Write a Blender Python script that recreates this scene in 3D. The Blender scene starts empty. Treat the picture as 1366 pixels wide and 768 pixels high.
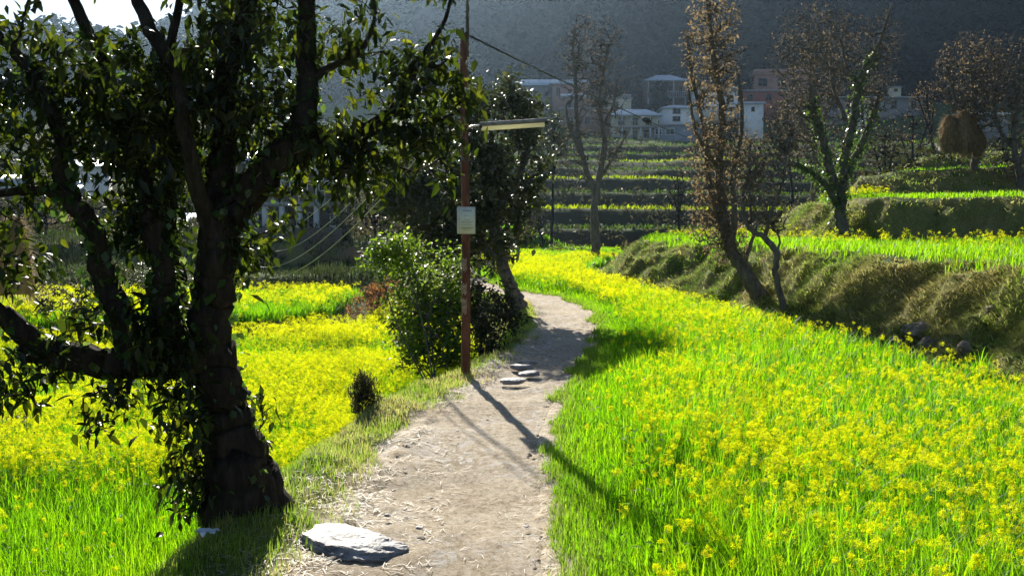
import bpy, math, random
import numpy as np
from mathutils import Vector
rng = np.random.default_rng(7)
random.seed(7)
R = math.radians
scene = bpy.context.scene
C = scene.collection

# ------------------------------------------------------------------ camera, sky, sun, exposure
FPX, CAMH = 1328.0, 1.7
PITCH = math.atan(84 / FPX)
cam = bpy.data.cameras.new("camera"); cam.sensor_width = 36; cam.lens = 36 * FPX / 1366
cam.clip_start = 0.05; cam.clip_end = 3000
camo = bpy.data.objects.new("camera", cam); C.objects.link(camo)
camo.location = (0, 0, CAMH); camo.rotation_euler = (math.pi / 2 - PITCH, 0, 0)
scene.camera = camo

SUN_EL, SUN_AZ = R(27), R(-12)          # azimuth measured from +Y towards +X
world = bpy.data.worlds.new("World"); scene.world = world; world.use_nodes = True
wn = world.node_tree.nodes; wl = world.node_tree.links
sky = wn.new("ShaderNodeTexSky"); sky.sky_type = 'NISHITA'; sky.sun_disc = False
sky.sun_elevation = SUN_EL; sky.sun_rotation = SUN_AZ
sky.air_density = 1.0; sky.dust_density = 1.2; sky.altitude = 1500
wl.new(sky.outputs[0], wn["Background"].inputs[0]); wn["Background"].inputs[1].default_value = 0.056
sl = bpy.data.lights.new("sun", 'SUN'); sl.energy = 5.0; sl.angle = R(0.55); sl.color = (1.0, 0.93, 0.80)
so = bpy.data.objects.new("sun", sl); C.objects.link(so)
SDIR = Vector((math.sin(SUN_AZ) * math.cos(SUN_EL), math.cos(SUN_AZ) * math.cos(SUN_EL), math.sin(SUN_EL)))
so.rotation_euler = SDIR.to_track_quat('Z', 'Y').to_euler(); so.location = (0, 0, 30)
vs = scene.view_settings
vs.view_transform = 'Standard'; vs.look = 'None'; vs.gamma = 1; vs.use_curve_mapping = False
vs.exposure = 0.95
cy = scene.cycles
cy.use_denoising = True
try: cy.denoiser = 'OPENIMAGEDENOISE'
except Exception: pass
cy.max_bounces = 7; cy.diffuse_bounces = 3; cy.glossy_bounces = 2; cy.transmission_bounces = 5
cy.volume_bounces = 0; cy.transparent_max_bounces = 4
cy.sample_clamp_indirect = 6; cy.use_adaptive_sampling = True; cy.adaptive_threshold = 0.02
cy.caustics_reflective = False; cy.caustics_refractive = False
HAZE = 0.0002

# ------------------------------------------------------------------ noise helpers
_P = np.random.default_rng(3).random((256, 256))
def vn(x, y):
    xi = np.floor(x).astype(int); yi = np.floor(y).astype(int); fx = x - xi; fy = y - yi
    fx = fx * fx * (3 - 2 * fx); fy = fy * fy * (3 - 2 * fy)
    a = _P[xi & 255, yi & 255]; b = _P[(xi + 1) & 255, yi & 255]
    c = _P[xi & 255, (yi + 1) & 255]; d = _P[(xi + 1) & 255, (yi + 1) & 255]
    return (a + (b - a) * fx) + ((c + (d - c) * fx) - (a + (b - a) * fx)) * fy
def fbm(x, y, o=4, s=0.0):
    x = np.asarray(x, float) + 17.3 + s; y = np.asarray(y, float) + 91.7 - s * 2
    t = 0; a = 0.5; n = 0
    for i in range(o):
        t = t + a * (vn(x, y) - 0.5) * 2; n += a; a *= 0.5; x = x * 2.03 + 5.1; y = y * 2.01 + 9.2
    return t / n
def sm(x, a, b):
    t = np.clip((x - a) / (b - a), 0, 1); return t * t * (3 - 2 * t)

# ------------------------------------------------------------------ pixel measurements -> places in the world
def ray(px, py):
    u = (px - 683) / FPX; v = (384 - py) / FPX
    c, s = math.cos(PITCH), math.sin(PITCH)
    return np.array([u, c + v * s, -s + v * c])
def at(px, py, d):                       # point at forward distance d
    r = ray(px, py); r = r * (d / r[1]); return np.array([r[0], r[1], r[2] + CAMH])
def on(px, py, z=0.0):
    r = ray(px, py); t = (z - CAMH) / r[2]; return (r[0] * t, r[1] * t)

PATH = []
for pl, pr in [((330, 900), (760, 900)), ((385, 768), (742, 768)), ((455, 690), (738, 690)), ((498, 630), (731, 630)), ((545, 580), (728, 580)),
               ((600, 535), (748, 535)), ((648, 505), (768, 505)), ((682, 475), (786, 475)), ((712, 448), (796, 448)),
               ((722, 425), (796, 425)), ((712, 407), (778, 407)), ((690, 394), (742, 395))]:
    a = on(*pl); b = on(*pr); PATH.append((a[0], a[1], b[0], b[1]))
PATH = [(-1.6, -12, 0.1, -12), (-1.45, -2, 0.2, -2)] + PATH + [(-1.6, 26.6, -0.4, 27.4), (-2.1, 32, -1.0, 32), (-3.0, 42, -2.0, 42)]
def smooth_rows(P, n):
    P = np.array(P, float); t = np.zeros(len(P)); t[1:] = np.cumsum(np.hypot(*(np.diff((P[:, :2] + P[:, 2:]) / 2, axis=0)).T))
    s = np.linspace(0, t[-1], n); Q = np.stack([np.interp(s, t, P[:, k]) for k in range(4)], 1)
    for _ in range(12): Q[1:-1] = (Q[:-2] + 2 * Q[1:-1] + Q[2:]) / 4
    return Q
PQ = smooth_rows(PATH, 420)
PC = (PQ[:, :2] + PQ[:, 2:]) / 2; PW = np.hypot(*(PQ[:, 2:] - PQ[:, :2]).T) / 2
def path_d(x, y):                        # signed distance outside of the path edge (negative on it) and side (+ right)
    x = np.asarray(x, float); y = np.asarray(y, float); sh = x.shape
    x = x.ravel(); y = y.ravel(); best = np.full(x.shape, 1e9); side = np.zeros(x.shape)
    near = (np.abs(x) < 12) & (y < 50) & (y > -14)
    xi = x[near]; yi = y[near]; b = np.full(xi.shape, 1e9); sd = np.zeros(xi.shape)
    for i in range(0, len(PC) - 1, 3):
        d = np.hypot(xi - PC[i, 0], yi - PC[i, 1]) - PW[i]; m = d < b; b[m] = d[m]
        t = PC[i + 1] - PC[i]; sd[m] = ((xi - PC[i, 0]) * t[1] - (yi - PC[i, 1]) * t[0])[m]
    best[near] = b; side[near] = sd
    return best.reshape(sh), side.reshape(sh)

def sdpoly(x, y, poly):
    x = np.asarray(x, float); y = np.asarray(y, float)
    best = np.full(x.shape, 1e18); ins = np.zeros(x.shape, bool); n = len(poly)
    for i in range(n):
        ax, ay = poly[i]; bx, by = poly[(i + 1) % n]; dx, dy = bx - ax, by - ay
        t = np.clip(((x - ax) * dx + (y - ay) * dy) / (dx * dx + dy * dy), 0, 1)
        best = np.minimum(best, (x - ax - t * dx) ** 2 + (y - ay - t * dy) ** 2)
        if ay != by:
            c = ((ay > y) != (by > y)) & (x < (bx - ax) * (y - ay) / (by - ay) + ax); ins ^= c
    d = np.sqrt(best); return np.where(ins, d, -d)

LEFT = [(-2.7, -14), (-2.35, 0)] + [on(*p) for p in [(205, 768), (300, 700), (388, 632), (440, 590), (490, 552), (545, 515), (600, 496), (640, 487), (668, 462), (690, 436), (694, 418), (675, 404)]] + \
       [(-1.6, 25), (-2.6, 28), (-3.3, 33), (-4.6, 39), (-7, 41), (-14, 37), (-30, 36), (-90, 44), (-90, -14)]
UPL = [(-3.9, 24.5), (-4.9, 22.3), (-6.5, 21.3), (-9, 20.6), (-14, 21.5), (-60, 20), (-60, 60), (-4, 60)]
BACKL = [(-3.6, 33), (-5.2, 31.0), (-9, 30.0), (-14, 30.5), (-30, 29), (-90, 30), (-90, 90), (-4, 90)]
T1 = [(8.6, -14), (6.3, 3), (5.35, 9.6), (5.1, 11), (4.85, 12.6), (4.55, 14.8), (4.45, 17.4), (4.1, 20), (3.65, 23), (3.2, 27), (3.0, 34), (3.8, 39), (7, 46), (20, 54), (60, 60), (250, 60), (250, -14)]
T2 = [(40, 20.5), (18, 23.2), (12.4, 24.4), (9.3, 25.4), (8.2, 27.5), (8.4, 33), (10, 41), (20, 49), (60, 56), (250, 56), (250, 8)]
T3 = [(60, 26), (20, 30.5), (11.2, 34), (11.5, 38), (14, 45), (30, 51), (60, 54), (250, 54), (250, 20)]
T4 = [(60, 38), (22, 41), (15.5, 44), (17, 50), (60, 53), (250, 53), (250, 30)]
def H(x, y, fine=True):
    x = np.asarray(x, float); y = np.asarray(y, float)
    xr, yr = x * .82 - y * .57, x * .57 + y * .82
    lump = fbm(xr * 0.7, yr * 0.7, 3) * 0.55 + fbm(x * 1.7 + .6 * yr, y * 1.5, 3, 4) * 0.34 + fbm(xr * 4.1, yr * 4.1, 3, 14) * 0.14
    rid = (1 - 2.2 * np.abs(fbm(x * 0.8 + lump * .5, y * 1.1, 2, 51))) 
    big = fbm(x * 0.25, y * 0.25, 2, 8)
    z = 0.05 * fbm(x * 0.5, y * 0.5, 2)
    sl_ = sdpoly(x, y, LEFT) + lump * 0.28 * sm(y, -2, 3)
    z = z - 0.95 * sm(sl_, -0.12, 0.85)
    z = z + 0.11 * (fbm(xr * 1.7, yr * 1.7, 3, 81) + .15) * sm(sl_, -.75, -.25) * (1 - sm(sl_, .6, 1.2)) * sm(-y, -30, -24)
    z = z + 0.42 * sm(sdpoly(x, y, UPL) + lump * 0.5, 0, 0.9)
    z = z + 0.62 * sm(sdpoly(x, y, BACKL) + lump * 1.0 + big, 0, 1.6)
    s1 = sdpoly(x, y, T1) + lump * 0.85 + 0.2 + 0.35 * big + 0.12 * rid
    e = sm(s1, -0.15, 2.1)
    z = z + 1.22 * e + 0.34 * (lump * .9 + rid * .22 + .45 * fbm(xr * 2.7, yr * 2.7, 4, 71)) * np.clip(e * (1 - e) * 4, 0, 1)
    s2 = sdpoly(x, y, T2) + lump * 1.0 + 0.8 * big
    z = z + 1.2 * sm(s2, -0.1, 2.0) + 0.012 * np.clip(s2, 0, 40)
    s3 = sdpoly(x, y, T3) + lump * 0.9 + 1.2 * big
    z = z + 1.15 * sm(s3, -0.1, 2.4)
    s4 = sdpoly(x, y, T4) + lump * 0.9 + 1.2 * big
    z = z + 1.3 * sm(s4, -0.1, 2.6)
    # terraced hillside, village shelf, mountain
    w1 = fbm(x * 0.02, y * 0.02, 3, 2); w2 = fbm(x * 0.09, y * 0.09, 2, 5)
    s = y + 16 * w1 + 3.5 * w2 + 0.0006 * x * x
    k = np.clip((s - 57) / 84, 0, 1) * 9.6
    fr = k - np.floor(k)
    g = 1.42 * (np.floor(k) + sm(fr, 0.62, 1.0)) + 0.15 * np.clip(k, 0, 1) * lump
    g = g + np.clip(s - 143, 0, 45) * 0.24
    ridge = 43 + 46 * sm(x, -110, -55) + 8 * fbm(x * 0.012, y * 0 + 3, 3, 11)
    t = np.clip((y + 6 * w1 - 188) / 122, 0, 1)
    m = t ** 1.05 * (ridge - 24) * 1.0
    m = m + np.sin(np.pi * t) * 17 * fbm(x * 0.02, y * 0.012, 4, 21)
    m = m - np.clip(y - 318, 0, 240) * 0.35
    return z + g + m
def ground_at(px, py, dmin=3.0, dmax=360, dz=0.0):     # where the sight line through a photo point meets the ground
    d = np.exp(np.linspace(math.log(dmin), math.log(dmax), 2500)); r = ray(px, py); r = r / r[1]
    X = r[0] * d; Z = CAMH + r[2] * d; h = H(X, d) + dz; hit = np.nonzero(Z < h)[0]
    i = hit[0] if len(hit) else len(d) - 1
    return np.array([X[i], d[i], float(H(X[i:i + 1], d[i:i + 1])[0])])
def hz(x, y): return float(H(np.array([x]), np.array([y]))[0])

# ------------------------------------------------------------------ mesh accumulator
class Acc:
    def __init__(s): s.v = []; s.f = []; s.a = []; s.n = 0
    def add(s, v, f, a=0.5):
        v = np.asarray(v, float).reshape(-1, 3); f = np.asarray(f, int)
        s.v.append(v); s.f.append(f + s.n)
        s.a.append(np.full(len(v), a) if np.isscalar(a) else np.asarray(a, float)); s.n += len(v)
    def box(s, c, size, rz=0.0, a=0.5, taper=1.0):
        x, y, z = np.array(size) / 2
        v = np.array([[i * x * (taper if k > 0 else 1), j * y * (taper if k > 0 else 1), k * z] for k in (-1, 1) for j in (-1, 1) for i in (-1, 1)], float)
        ca, sa = math.cos(rz), math.sin(rz)
        v = np.stack([v[:, 0] * ca - v[:, 1] * sa, v[:, 0] * sa + v[:, 1] * ca, v[:, 2]], 1) + np.array(c)
        s.add(v, [[0, 2, 3, 1], [4, 5, 7, 6], [0, 1, 5, 4], [2, 6, 7, 3], [0, 4, 6, 2], [1, 3, 7, 5]], a)
    def tube(s, P, rad, n=6, a=0.5, cap=True, bump=0.0):
        P = np.asarray(P, float); m = len(P); rad = np.full(m, rad) if np.isscalar(rad) else np.asarray(rad, float)
        T = np.gradient(P, axis=0); T /= np.linalg.norm(T, axis=1, keepdims=True) + 1e-9
        ref = np.eye(3)[np.argmin(np.abs(T.mean(0)))]
        U = np.cross(T, ref); U /= np.linalg.norm(U, axis=1, keepdims=True) + 1e-9; W = np.cross(T, U)
        th = np.arange(n) * 2 * math.pi / n
        rr = rad[:, None] * np.ones(n)
        if bump:
            TH, SS = np.meshgrid(th, np.concatenate([[0], np.cumsum(np.linalg.norm(np.diff(P, axis=0), axis=1))]))
            rr = rr * (1 + bump * 1.6 * fbm(np.cos(TH) * 2.4 + 9, np.sin(TH) * 2.4 + SS * 1.6, 3, m) + bump * .9 * fbm(np.cos(TH) * 6, np.sin(TH) * 6 + SS * 4, 3, m))
        V = P[:, None] + rr[..., None] * (np.cos(th)[None, :, None] * U[:, None] + np.sin(th)[None, :, None] * W[:, None])
        i = np.arange(m - 1)[:, None] * n; j = np.arange(n)[None]; j2 = (j + 1) % n
        F = np.stack([i + j, i + j2, i + n + j2, i + n + j], -1).reshape(-1, 4)
        s.add(V.reshape(-1, 3), F, a)
        if cap:
            b = s.n - m * n
            s.v.append(P[[0, -1]]); s.a.append(np.full(2, 0.5)); q = s.n; s.n += 2
            jj = np.arange(n)
            s.f.append(np.stack([b + (jj + 1) % n, b + jj, np.full(n, q)], 1))
            s.f.append(np.stack([b + (m - 1) * n + jj, b + (m - 1) * n + (jj + 1) % n, np.full(n, q + 1)], 1))
    def build(s, name, m, parent=None, smooth=False, loc=None):
        V = np.concatenate(s.v) if s.v else np.zeros((0, 3))
        me = bpy.data.meshes.new(name); me.vertices.add(len(V))
        me.vertices.foreach_set('co', V.astype(np.float32).ravel())
        L = np.concatenate([f.ravel() for f in s.f]); cnt = np.concatenate([np.full(len(f), f.shape[1]) for f in s.f])
        me.loops.add(len(L)); me.loops.foreach_set('vertex_index', L.astype(np.int32))
        me.polygons.add(len(cnt)); st = np.zeros(len(cnt), np.int32); st[1:] = np.cumsum(cnt)[:-1]
        me.polygons.foreach_set('loop_start', st)
        me.update(calc_edges=True)
        if smooth: me.polygons.foreach_set('use_smooth', np.ones(len(cnt), bool))
        at_ = me.attributes.new('v', 'FLOAT', 'POINT'); at_.data.foreach_set('value', np.concatenate(s.a).astype(np.float32))
        me.materials.append(m); me.validate()
        o = bpy.data.objects.new(name, me); C.objects.link(o)
        if parent: o.parent = parent; o.matrix_parent_inverse = parent.matrix_basis.inverted()
        return o

def empty(name, loc):
    o = bpy.data.objects.new(name, None); C.objects.link(o); o.location = [float(q) for q in loc]; o.empty_display_size = 0.3
    return o
def tag(o, label=None, cat=None, group=None, kind=None):
    if label: o['label'] = label
    if cat: o['category'] = cat
    if group: o['group'] = group
    if kind: o['kind'] = kind
    return o

def rotm(yaw, pitch, roll):
    cy_, sy = np.cos(yaw), np.sin(yaw); cp, sp = np.cos(pitch), np.sin(pitch); cr, sr = np.cos(roll), np.sin(roll)
    z = np.zeros_like(yaw); o = np.ones_like(yaw)
    Rz = np.stack([np.stack([cy_, -sy, z], -1), np.stack([sy, cy_, z], -1), np.stack([z, z, o], -1)], -2)
    Rx = np.stack([np.stack([o, z, z], -1), np.stack([z, cp, -sp], -1), np.stack([z, sp, cp], -1)], -2)
    Ry = np.stack([np.stack([cr, z, sr], -1), np.stack([z, o, z], -1), np.stack([-sr, z, cr], -1)], -2)
    return Rz @ Rx @ Ry
def inst(acc, tv, tf, pos, Rm, sc, a):
    n = len(pos)
    if n == 0: return
    sc = np.asarray(sc, float)
    if sc.ndim == 0: sc = np.full(n, float(sc))
    if sc.ndim == 1: sc = np.repeat(sc[:, None], 3, 1)
    V = np.einsum('nij,nkj->nki', Rm, tv[None] * sc[:, None]) + pos[:, None]
    F = tf[None] + (np.arange(n) * len(tv))[:, None, None]
    acc.add(V.reshape(-1, 3), F.reshape(-1, tf.shape[1]), np.repeat(np.broadcast_to(a, (n,)), len(tv)))

# unit leaf: along +Y, folded on its midrib, tip drooping
LEAF_V = np.array([[0, 0, 0], [-.22, .38, .06], [0, .42, 0], [.22, .38, .06], [-.14, .74, .0], [.14, .74, .0], [0, 1, -.12]], float)
LEAF_F = np.array([[0, 2, 1], [0, 3, 2], [1, 2, 4], [2, 3, 5], [4, 2, 6], [2, 5, 6]])
# blade: bending strip, along +Z
def blade(bend, w=1.0):
    return (np.array([[-.5 * w, 0, 0], [.5 * w, 0, 0], [-.42 * w, bend * .25, .45], [.42 * w, bend * .25, .45], [-.25 * w, bend * .65, .8], [.25 * w, bend * .65, .8], [0, bend * 1.1, 1.0]], float),
            np.array([[0, 1, 3, 2], [2, 3, 5, 4]]), np.array([[4, 5, 6]]))
def blades(acc, pos, h, w, yaw, tilt, bend, a):
    tv, q, t = blade(bend)
    n = len(pos); sc = np.stack([w, h, h], 1); Rm = rotm(yaw, tilt, np.zeros(n))
    V = np.einsum('nij,nkj->nki', Rm, tv[None] * sc[:, None]) + pos[:, None]
    base = acc.n
    acc.add(V.reshape(-1, 3), (q[None] + (np.arange(n) * 7)[:, None, None]).reshape(-1, 4), np.repeat(a, 7))
    acc.f.append((t[None] + (np.arange(n) * 7)[:, None, None]).reshape(-1, 3) + base)

# ------------------------------------------------------------------ materials
def mat(name):
    m = bpy.data.materials.new(name); m.use_nodes = True; nt = m.node_tree
    return m, nt, nt.nodes["Principled BSDF"], nt.nodes["Material Output"]
def ramp(nt, fac, stops):
    r = nt.nodes.new("ShaderNodeValToRGB"); e = r.color_ramp.elements
    while len(e) < len(stops): e.new(0.5)
    for i, (p, c) in enumerate(stops): e[i].position = p; e[i].color = (*c, 1)
    nt.links.new(fac, r.inputs[0]); return r.outputs[0]
def noise(nt, scale, detail=5, rough=0.6, vec=None, dist=0.0):
    n = nt.nodes.new("ShaderNodeTexNoise"); n.inputs['Scale'].default_value = scale; n.inputs['Detail'].default_value = detail
    n.inputs['Roughness'].default_value = rough; n.inputs['Distortion'].default_value = dist
    if vec is not None: nt.links.new(vec, n.inputs['Vector'])
    return n.outputs[0]
def coords(nt, sc=(1, 1, 1)):
    g = nt.nodes.new("ShaderNodeNewGeometry"); mp = nt.nodes.new("ShaderNodeMapping"); mp.inputs['Scale'].default_value = sc
    nt.links.new(g.outputs['Position'], mp.inputs['Vector']); return mp.outputs[0]
def attr(nt, name='v'):
    a = nt.nodes.new("ShaderNodeAttribute"); a.attribute_name = name; return a.outputs['Fac']
def mixc(nt, f, a, b, mode='MIX'):
    n = nt.nodes.new("ShaderNodeMix"); n.data_type = 'RGBA'; n.blend_type = mode
    for k, v in ((0, f), (6, a), (7, b)):
        if hasattr(v, 'links') or hasattr(v, 'is_linked'): nt.links.new(v, n.inputs[k])
        elif isinstance(v, (int, float)): n.inputs[k].default_value = v
        else: n.inputs[k].default_value = (*v, 1)
    return n.outputs[2]
def bump(nt, bsdf, h, strength=0.4, dist=0.02):
    b = nt.nodes.new("ShaderNodeBump"); b.inputs['Strength'].default_value = strength; b.inputs['Distance'].default_value = dist
    nt.links.new(h, b.inputs['Height']); nt.links.new(b.outputs[0], bsdf.inputs['Normal'])
def solid(name, stops, scale=6, rough=0.8, bstr=0.3, bdist=0.01, sc=(1, 1, 1), metal=0.0, spec=0.3):
    m, nt, b, o = mat(name)
    n = noise(nt, scale, 6, 0.65, coords(nt, sc)); k = len(stops)
    lo = 0.3; hi = 0.7
    nt.links.new(ramp(nt, n, [(lo + (hi - lo) * i / max(1, k - 1), c) for i, c in enumerate(stops)]), b.inputs['Base Color'])
    b.inputs['Roughness'].default_value = rough; b.inputs['Metallic'].default_value = metal; b.inputs['Specular IOR Level'].default_value = spec
    if bstr: bump(nt, b, n, bstr, bdist)
    return m
def leafy(name, stops, tstops, fac=0.5, rough=0.5, spec=0.3):
    m, nt, b, o = mat(name); a = attr(nt)
    k = len(stops)
    nt.links.new(ramp(nt, a, [(i / (k - 1), c) for i, c in enumerate(stops)]), b.inputs['Base Color'])
    b.inputs['Roughness'].default_value = rough; b.inputs['Specular IOR Level'].default_value = spec
    t = nt.nodes.new("ShaderNodeBsdfTranslucent"); k = len(tstops)
    nt.links.new(ramp(nt, a, [(i / (k - 1), c) for i, c in enumerate(tstops)]), t.inputs[0])
    mx = nt.nodes.new("ShaderNodeMixShader"); mx.inputs[0].default_value = fac
    nt.links.new(b.outputs[0], mx.inputs[1]); nt.links.new(t.outputs[0], mx.inputs[2]); nt.links.new(mx.outputs[0], o.inputs[0])
    return m
M = {}
M['wheat'] = leafy('wheat_blades', [(.05, .14, .008), (.08, .20, .01), (.12, .24, .012)], [(.17, .50, .005), (.30, .66, .006), (.50, .78, .008)], 0.6, 0.45, 0.25)
M['petal'] = leafy('mustard_petals', [(.80, .78, .012), (.86, .86, .02)], [(.80, .84, .004), (.88, .92, .01)], 0.6, 0.7, 0.05)
M['stem'] = leafy('mustard_stems', [(.07, .16, .015), (.12, .22, .02)], [(.16, .42, .01), (.34, .60, .01)], 0.5, 0.6, 0.2)
M['dry'] = leafy('dry_grass', [(.36, .29, .15), (.36, .33, .13), (.23, .29, .07), (.11, .20, .025)], [(.6, .5, .24), (.64, .6, .2), (.5, .6, .11), (.28, .52, .02)], 0.55, 0.8, 0.1)
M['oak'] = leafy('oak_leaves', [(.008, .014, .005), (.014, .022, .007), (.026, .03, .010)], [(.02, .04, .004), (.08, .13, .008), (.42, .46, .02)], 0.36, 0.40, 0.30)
M['olive'] = leafy('olive_leaves', [(.03, .045, .02), (.05, .06, .028), (.10, .09, .045)], [(.05, .08, .02), (.10, .13, .03), (.20, .2, .07)], 0.3, 0.42, 0.35)
M['lime'] = leafy('lime_leaves', [(.04, .09, .012), (.06, .13, .015), (.10, .16, .02)], [(.12, .23, .015), (.25, .40, .02), (.48, .60, .04)], 0.58, 0.45, 0.3)
M['tan'] = leafy('withered_leaves', [(.10, .075, .05), (.17, .13, .085), (.24, .19, .12)], [(.26, .18, .09), (.38, .28, .15), (.5, .40, .22)], 0.45, 0.7, 0.15)
M['rust'] = leafy('rusty_leaves', [(.12, .05, .02), (.2, .09, .035), (.16, .12, .05)], [(.36, .13, .04), (.45, .22, .07), (.3, .25, .08)], 0.45, 0.7, 0.15)
M['ivy'] = leafy('ivy_leaves', [(.02, .045, .012), (.035, .07, .018), (.05, .09, .02)], [(.06, .14, .02), (.14, .26, .04), (.34, .46, .10)], 0.4, 0.30, 0.45)
M['scrub'] = leafy('scrub_leaves', [(.035, .04, .02), (.05, .055, .025), (.08, .07, .035)], [(.06, .07, .02), (.1, .1, .035), (.15, .13, .06)], 0.3, 0.6, 0.2)
M['conifer'] = leafy('conifer_needles', [(.005, .011, .010), (.010, .018, .014), (.024, .03, .02)], [(.008, .016, .006), (.012, .022, .009), (.03, .04, .02)], 0.2, 0.8, 0.05)
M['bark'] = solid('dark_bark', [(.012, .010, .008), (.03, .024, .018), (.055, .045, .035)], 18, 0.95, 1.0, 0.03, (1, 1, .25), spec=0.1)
M['greybark'] = solid('grey_bark', [(.06, .05, .042), (.14, .12, .10), (.22, .19, .165)], 14, 0.9, 0.8, 0.02, (1, 1, .3), spec=0.15)
M['straw'] = leafy('straw', [(.34, .25, .14), (.5, .38, .22), (.62, .5, .32)], [(.55, .42, .25), (.7, .56, .36)], 0.4, 0.8, 0.1)
M['rock'] = solid('grey_rock', [(.10, .09, .09), (.22, .21, .21), (.34, .33, .33)], 9, 0.75, 0.9, 0.02)
M['brownrock'] = solid('brown_rock', [(.12, .09, .07), (.24, .19, .15), (.34, .28, .23)], 8, .85, .9, .02)
M['slab'] = solid('pale_slab', [(.14, .14, .155), (.28, .275, .29), (.42, .41, .42)], 7, 0.6, 1.0, 0.03, spec=0.4)

# ------------------------------------------------------------------ ground sheet
def earth(nt):
    cd = coords(nt)
    n1 = noise(nt, 1.6, 8, 0.7, cd, 0.6); n2 = noise(nt, 24, 8, 0.8, coords(nt, (1, .7, 1)), 0.4); n3 = noise(nt, 90, 4, 0.7, cd)
    c1 = ramp(nt, n1, [(0.34, (.25, .185, .115)), (0.48, (.45, .355, .24)), (0.62, (.62, .53, .40))])
    c2 = ramp(nt, n2, [(0.36, (.10, .07, .045)), (0.46, (.40, .31, .20)), (0.58, (.66, .58, .47))])
    c = mixc(nt, 0.62, c1, c2)
    pn = ramp(nt, noise(nt, 7, 8, 0.8, cd, 1.2), [(0.50, (0, 0, 0)), (0.60, (1, 1, 1))])
    lf = ramp(nt, noise(nt, 0.9, 3, 0.6, cd), [(0.42, (0, 0, 0)), (0.6, (1, 1, 1))])
    c = mixc(nt, mixc(nt, 1.0, lf, pn, 'MULTIPLY'), c, (.66, .62, .58))
    vo = nt.nodes.new("ShaderNodeTexVoronoi"); vo.inputs['Scale'].default_value = 26; nt.links.new(cd, vo.inputs['Vector'])
    peb = ramp(nt, vo.outputs[0], [(0.10, (1, 1, 1)), (0.16, (0, 0, 0))])
    pm = mixc(nt, 1.0, peb, ramp(nt, noise(nt, 2.5, 2, 0.5, cd), [(0.5, (0, 0, 0)), (0.62, (.8, .8, .8))]), 'MULTIPLY')
    return mixc(nt, pm, c, (.2, .17, .14)), n2, n3
def build_ground():
    rad = np.concatenate([[0.4, 1, 1.8, 2.6, 3.2], np.exp(np.linspace(math.log(3.7), math.log(70), 430)), np.exp(np.linspace(math.log(71), math.log(380), 210)), [400, 430, 470, 520, 600]])
    an = np.concatenate([np.arange(-180, -34, 4.0), np.arange(-33, 33.01, 0.085), np.arange(36, 180, 4.0)])
    A, D = np.meshgrid(np.radians(an), rad); X = D * np.sin(A); Y = D * np.cos(A)
    Z = H(X, Y)
    pd, sd = path_d(X, Y)
    mic = fbm(X * 5, Y * 5, 3, 31)
    near = sm(-D, -60, -20)
    Z = Z - 0.07 * sm(-pd, -0.02, 0.2)
    e = 0.15
    gx = (H(X + e, Y) - H(X - e, Y)) / (2 * e); gy = (H(X, Y + e) - H(X, Y - e)) / (2 * e)
    slope = np.hypot(gx, gy)
    bankm = sm(slope, 0.25, 0.7)
    Z = Z + near * (0.015 + 0.05 * bankm) * mic
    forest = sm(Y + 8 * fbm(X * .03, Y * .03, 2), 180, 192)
    m_, n_ = X.shape
    V = np.stack([X, Y, Z], -1).reshape(-1, 3)
    V = np.vstack([V, [[0, 0, hz(0, 0)]]])
    i = np.arange(m_ - 1)[:, None] * n_; j = np.arange(n_)[None]; j2 = (j + 1) % n_
    F = np.stack([i + j, i + n_ + j, i + n_ + j2, i + j2], -1).reshape(-1, 4)
    acc = Acc(); acc.add(V, F, 0.5)
    c = len(V) - 1; jj = np.arange(n_)
    acc.f.append(np.stack([np.full(n_, c), jj, (jj + 1) % n_], 1))
    m, nt, b, o = mat('ground_soil_and_grass')
    cd = coords(nt)
    n1 = noise(nt, 1.3, 8, 0.7, cd); n2 = noise(nt, 14, 6, 0.7, cd); n3 = noise(nt, 0.13, 4, 0.6, cd)
    field = ramp(nt, n1, [(0.3, (.025, .05, .012)), (0.5, (.045, .10, .018)), (0.72, (.09, .15, .022))])
    field2 = ramp(nt, n2, [(0.3, (.02, .035, .01)), (0.7, (.08, .12, .02))])
    field = mixc(nt, 0.5, field, field2)
    bank = ramp(nt, n1, [(0.3, (.10, .12, .035)), (0.45, (.19, .20, .065)), (0.6, (.26, .22, .10)), (0.75, (.14, .19, .045))])
    bank2 = ramp(nt, n2, [(0.3, (.05, .05, .02)), (0.55, (.15, .15, .05)), (0.75, (.24, .22, .09))])
    bank = mixc(nt, 0.5, bank, bank2)
    soil = earth(nt)[0]
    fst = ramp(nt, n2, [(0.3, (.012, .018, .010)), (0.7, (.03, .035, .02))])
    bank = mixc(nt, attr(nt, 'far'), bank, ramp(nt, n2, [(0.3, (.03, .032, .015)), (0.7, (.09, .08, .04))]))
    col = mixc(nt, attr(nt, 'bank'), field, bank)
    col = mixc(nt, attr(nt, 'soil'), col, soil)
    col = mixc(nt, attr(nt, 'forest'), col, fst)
    nt.links.new(col, b.inputs['Base Color']); b.inputs['Roughness'].default_value = 0.95; b.inputs['Specular IOR Level'].default_value = 0.1
    bump(nt, b, n2, 0.5, 0.04)
    g = acc.build('ground', m, smooth=True)
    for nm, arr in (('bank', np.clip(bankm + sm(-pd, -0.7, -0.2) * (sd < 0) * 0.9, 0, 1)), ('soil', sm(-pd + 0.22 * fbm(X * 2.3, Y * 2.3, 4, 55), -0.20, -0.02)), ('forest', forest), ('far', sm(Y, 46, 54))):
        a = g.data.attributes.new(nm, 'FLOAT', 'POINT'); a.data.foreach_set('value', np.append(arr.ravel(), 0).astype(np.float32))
    tag(g, kind='structure')
    return g
build_ground()

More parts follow.
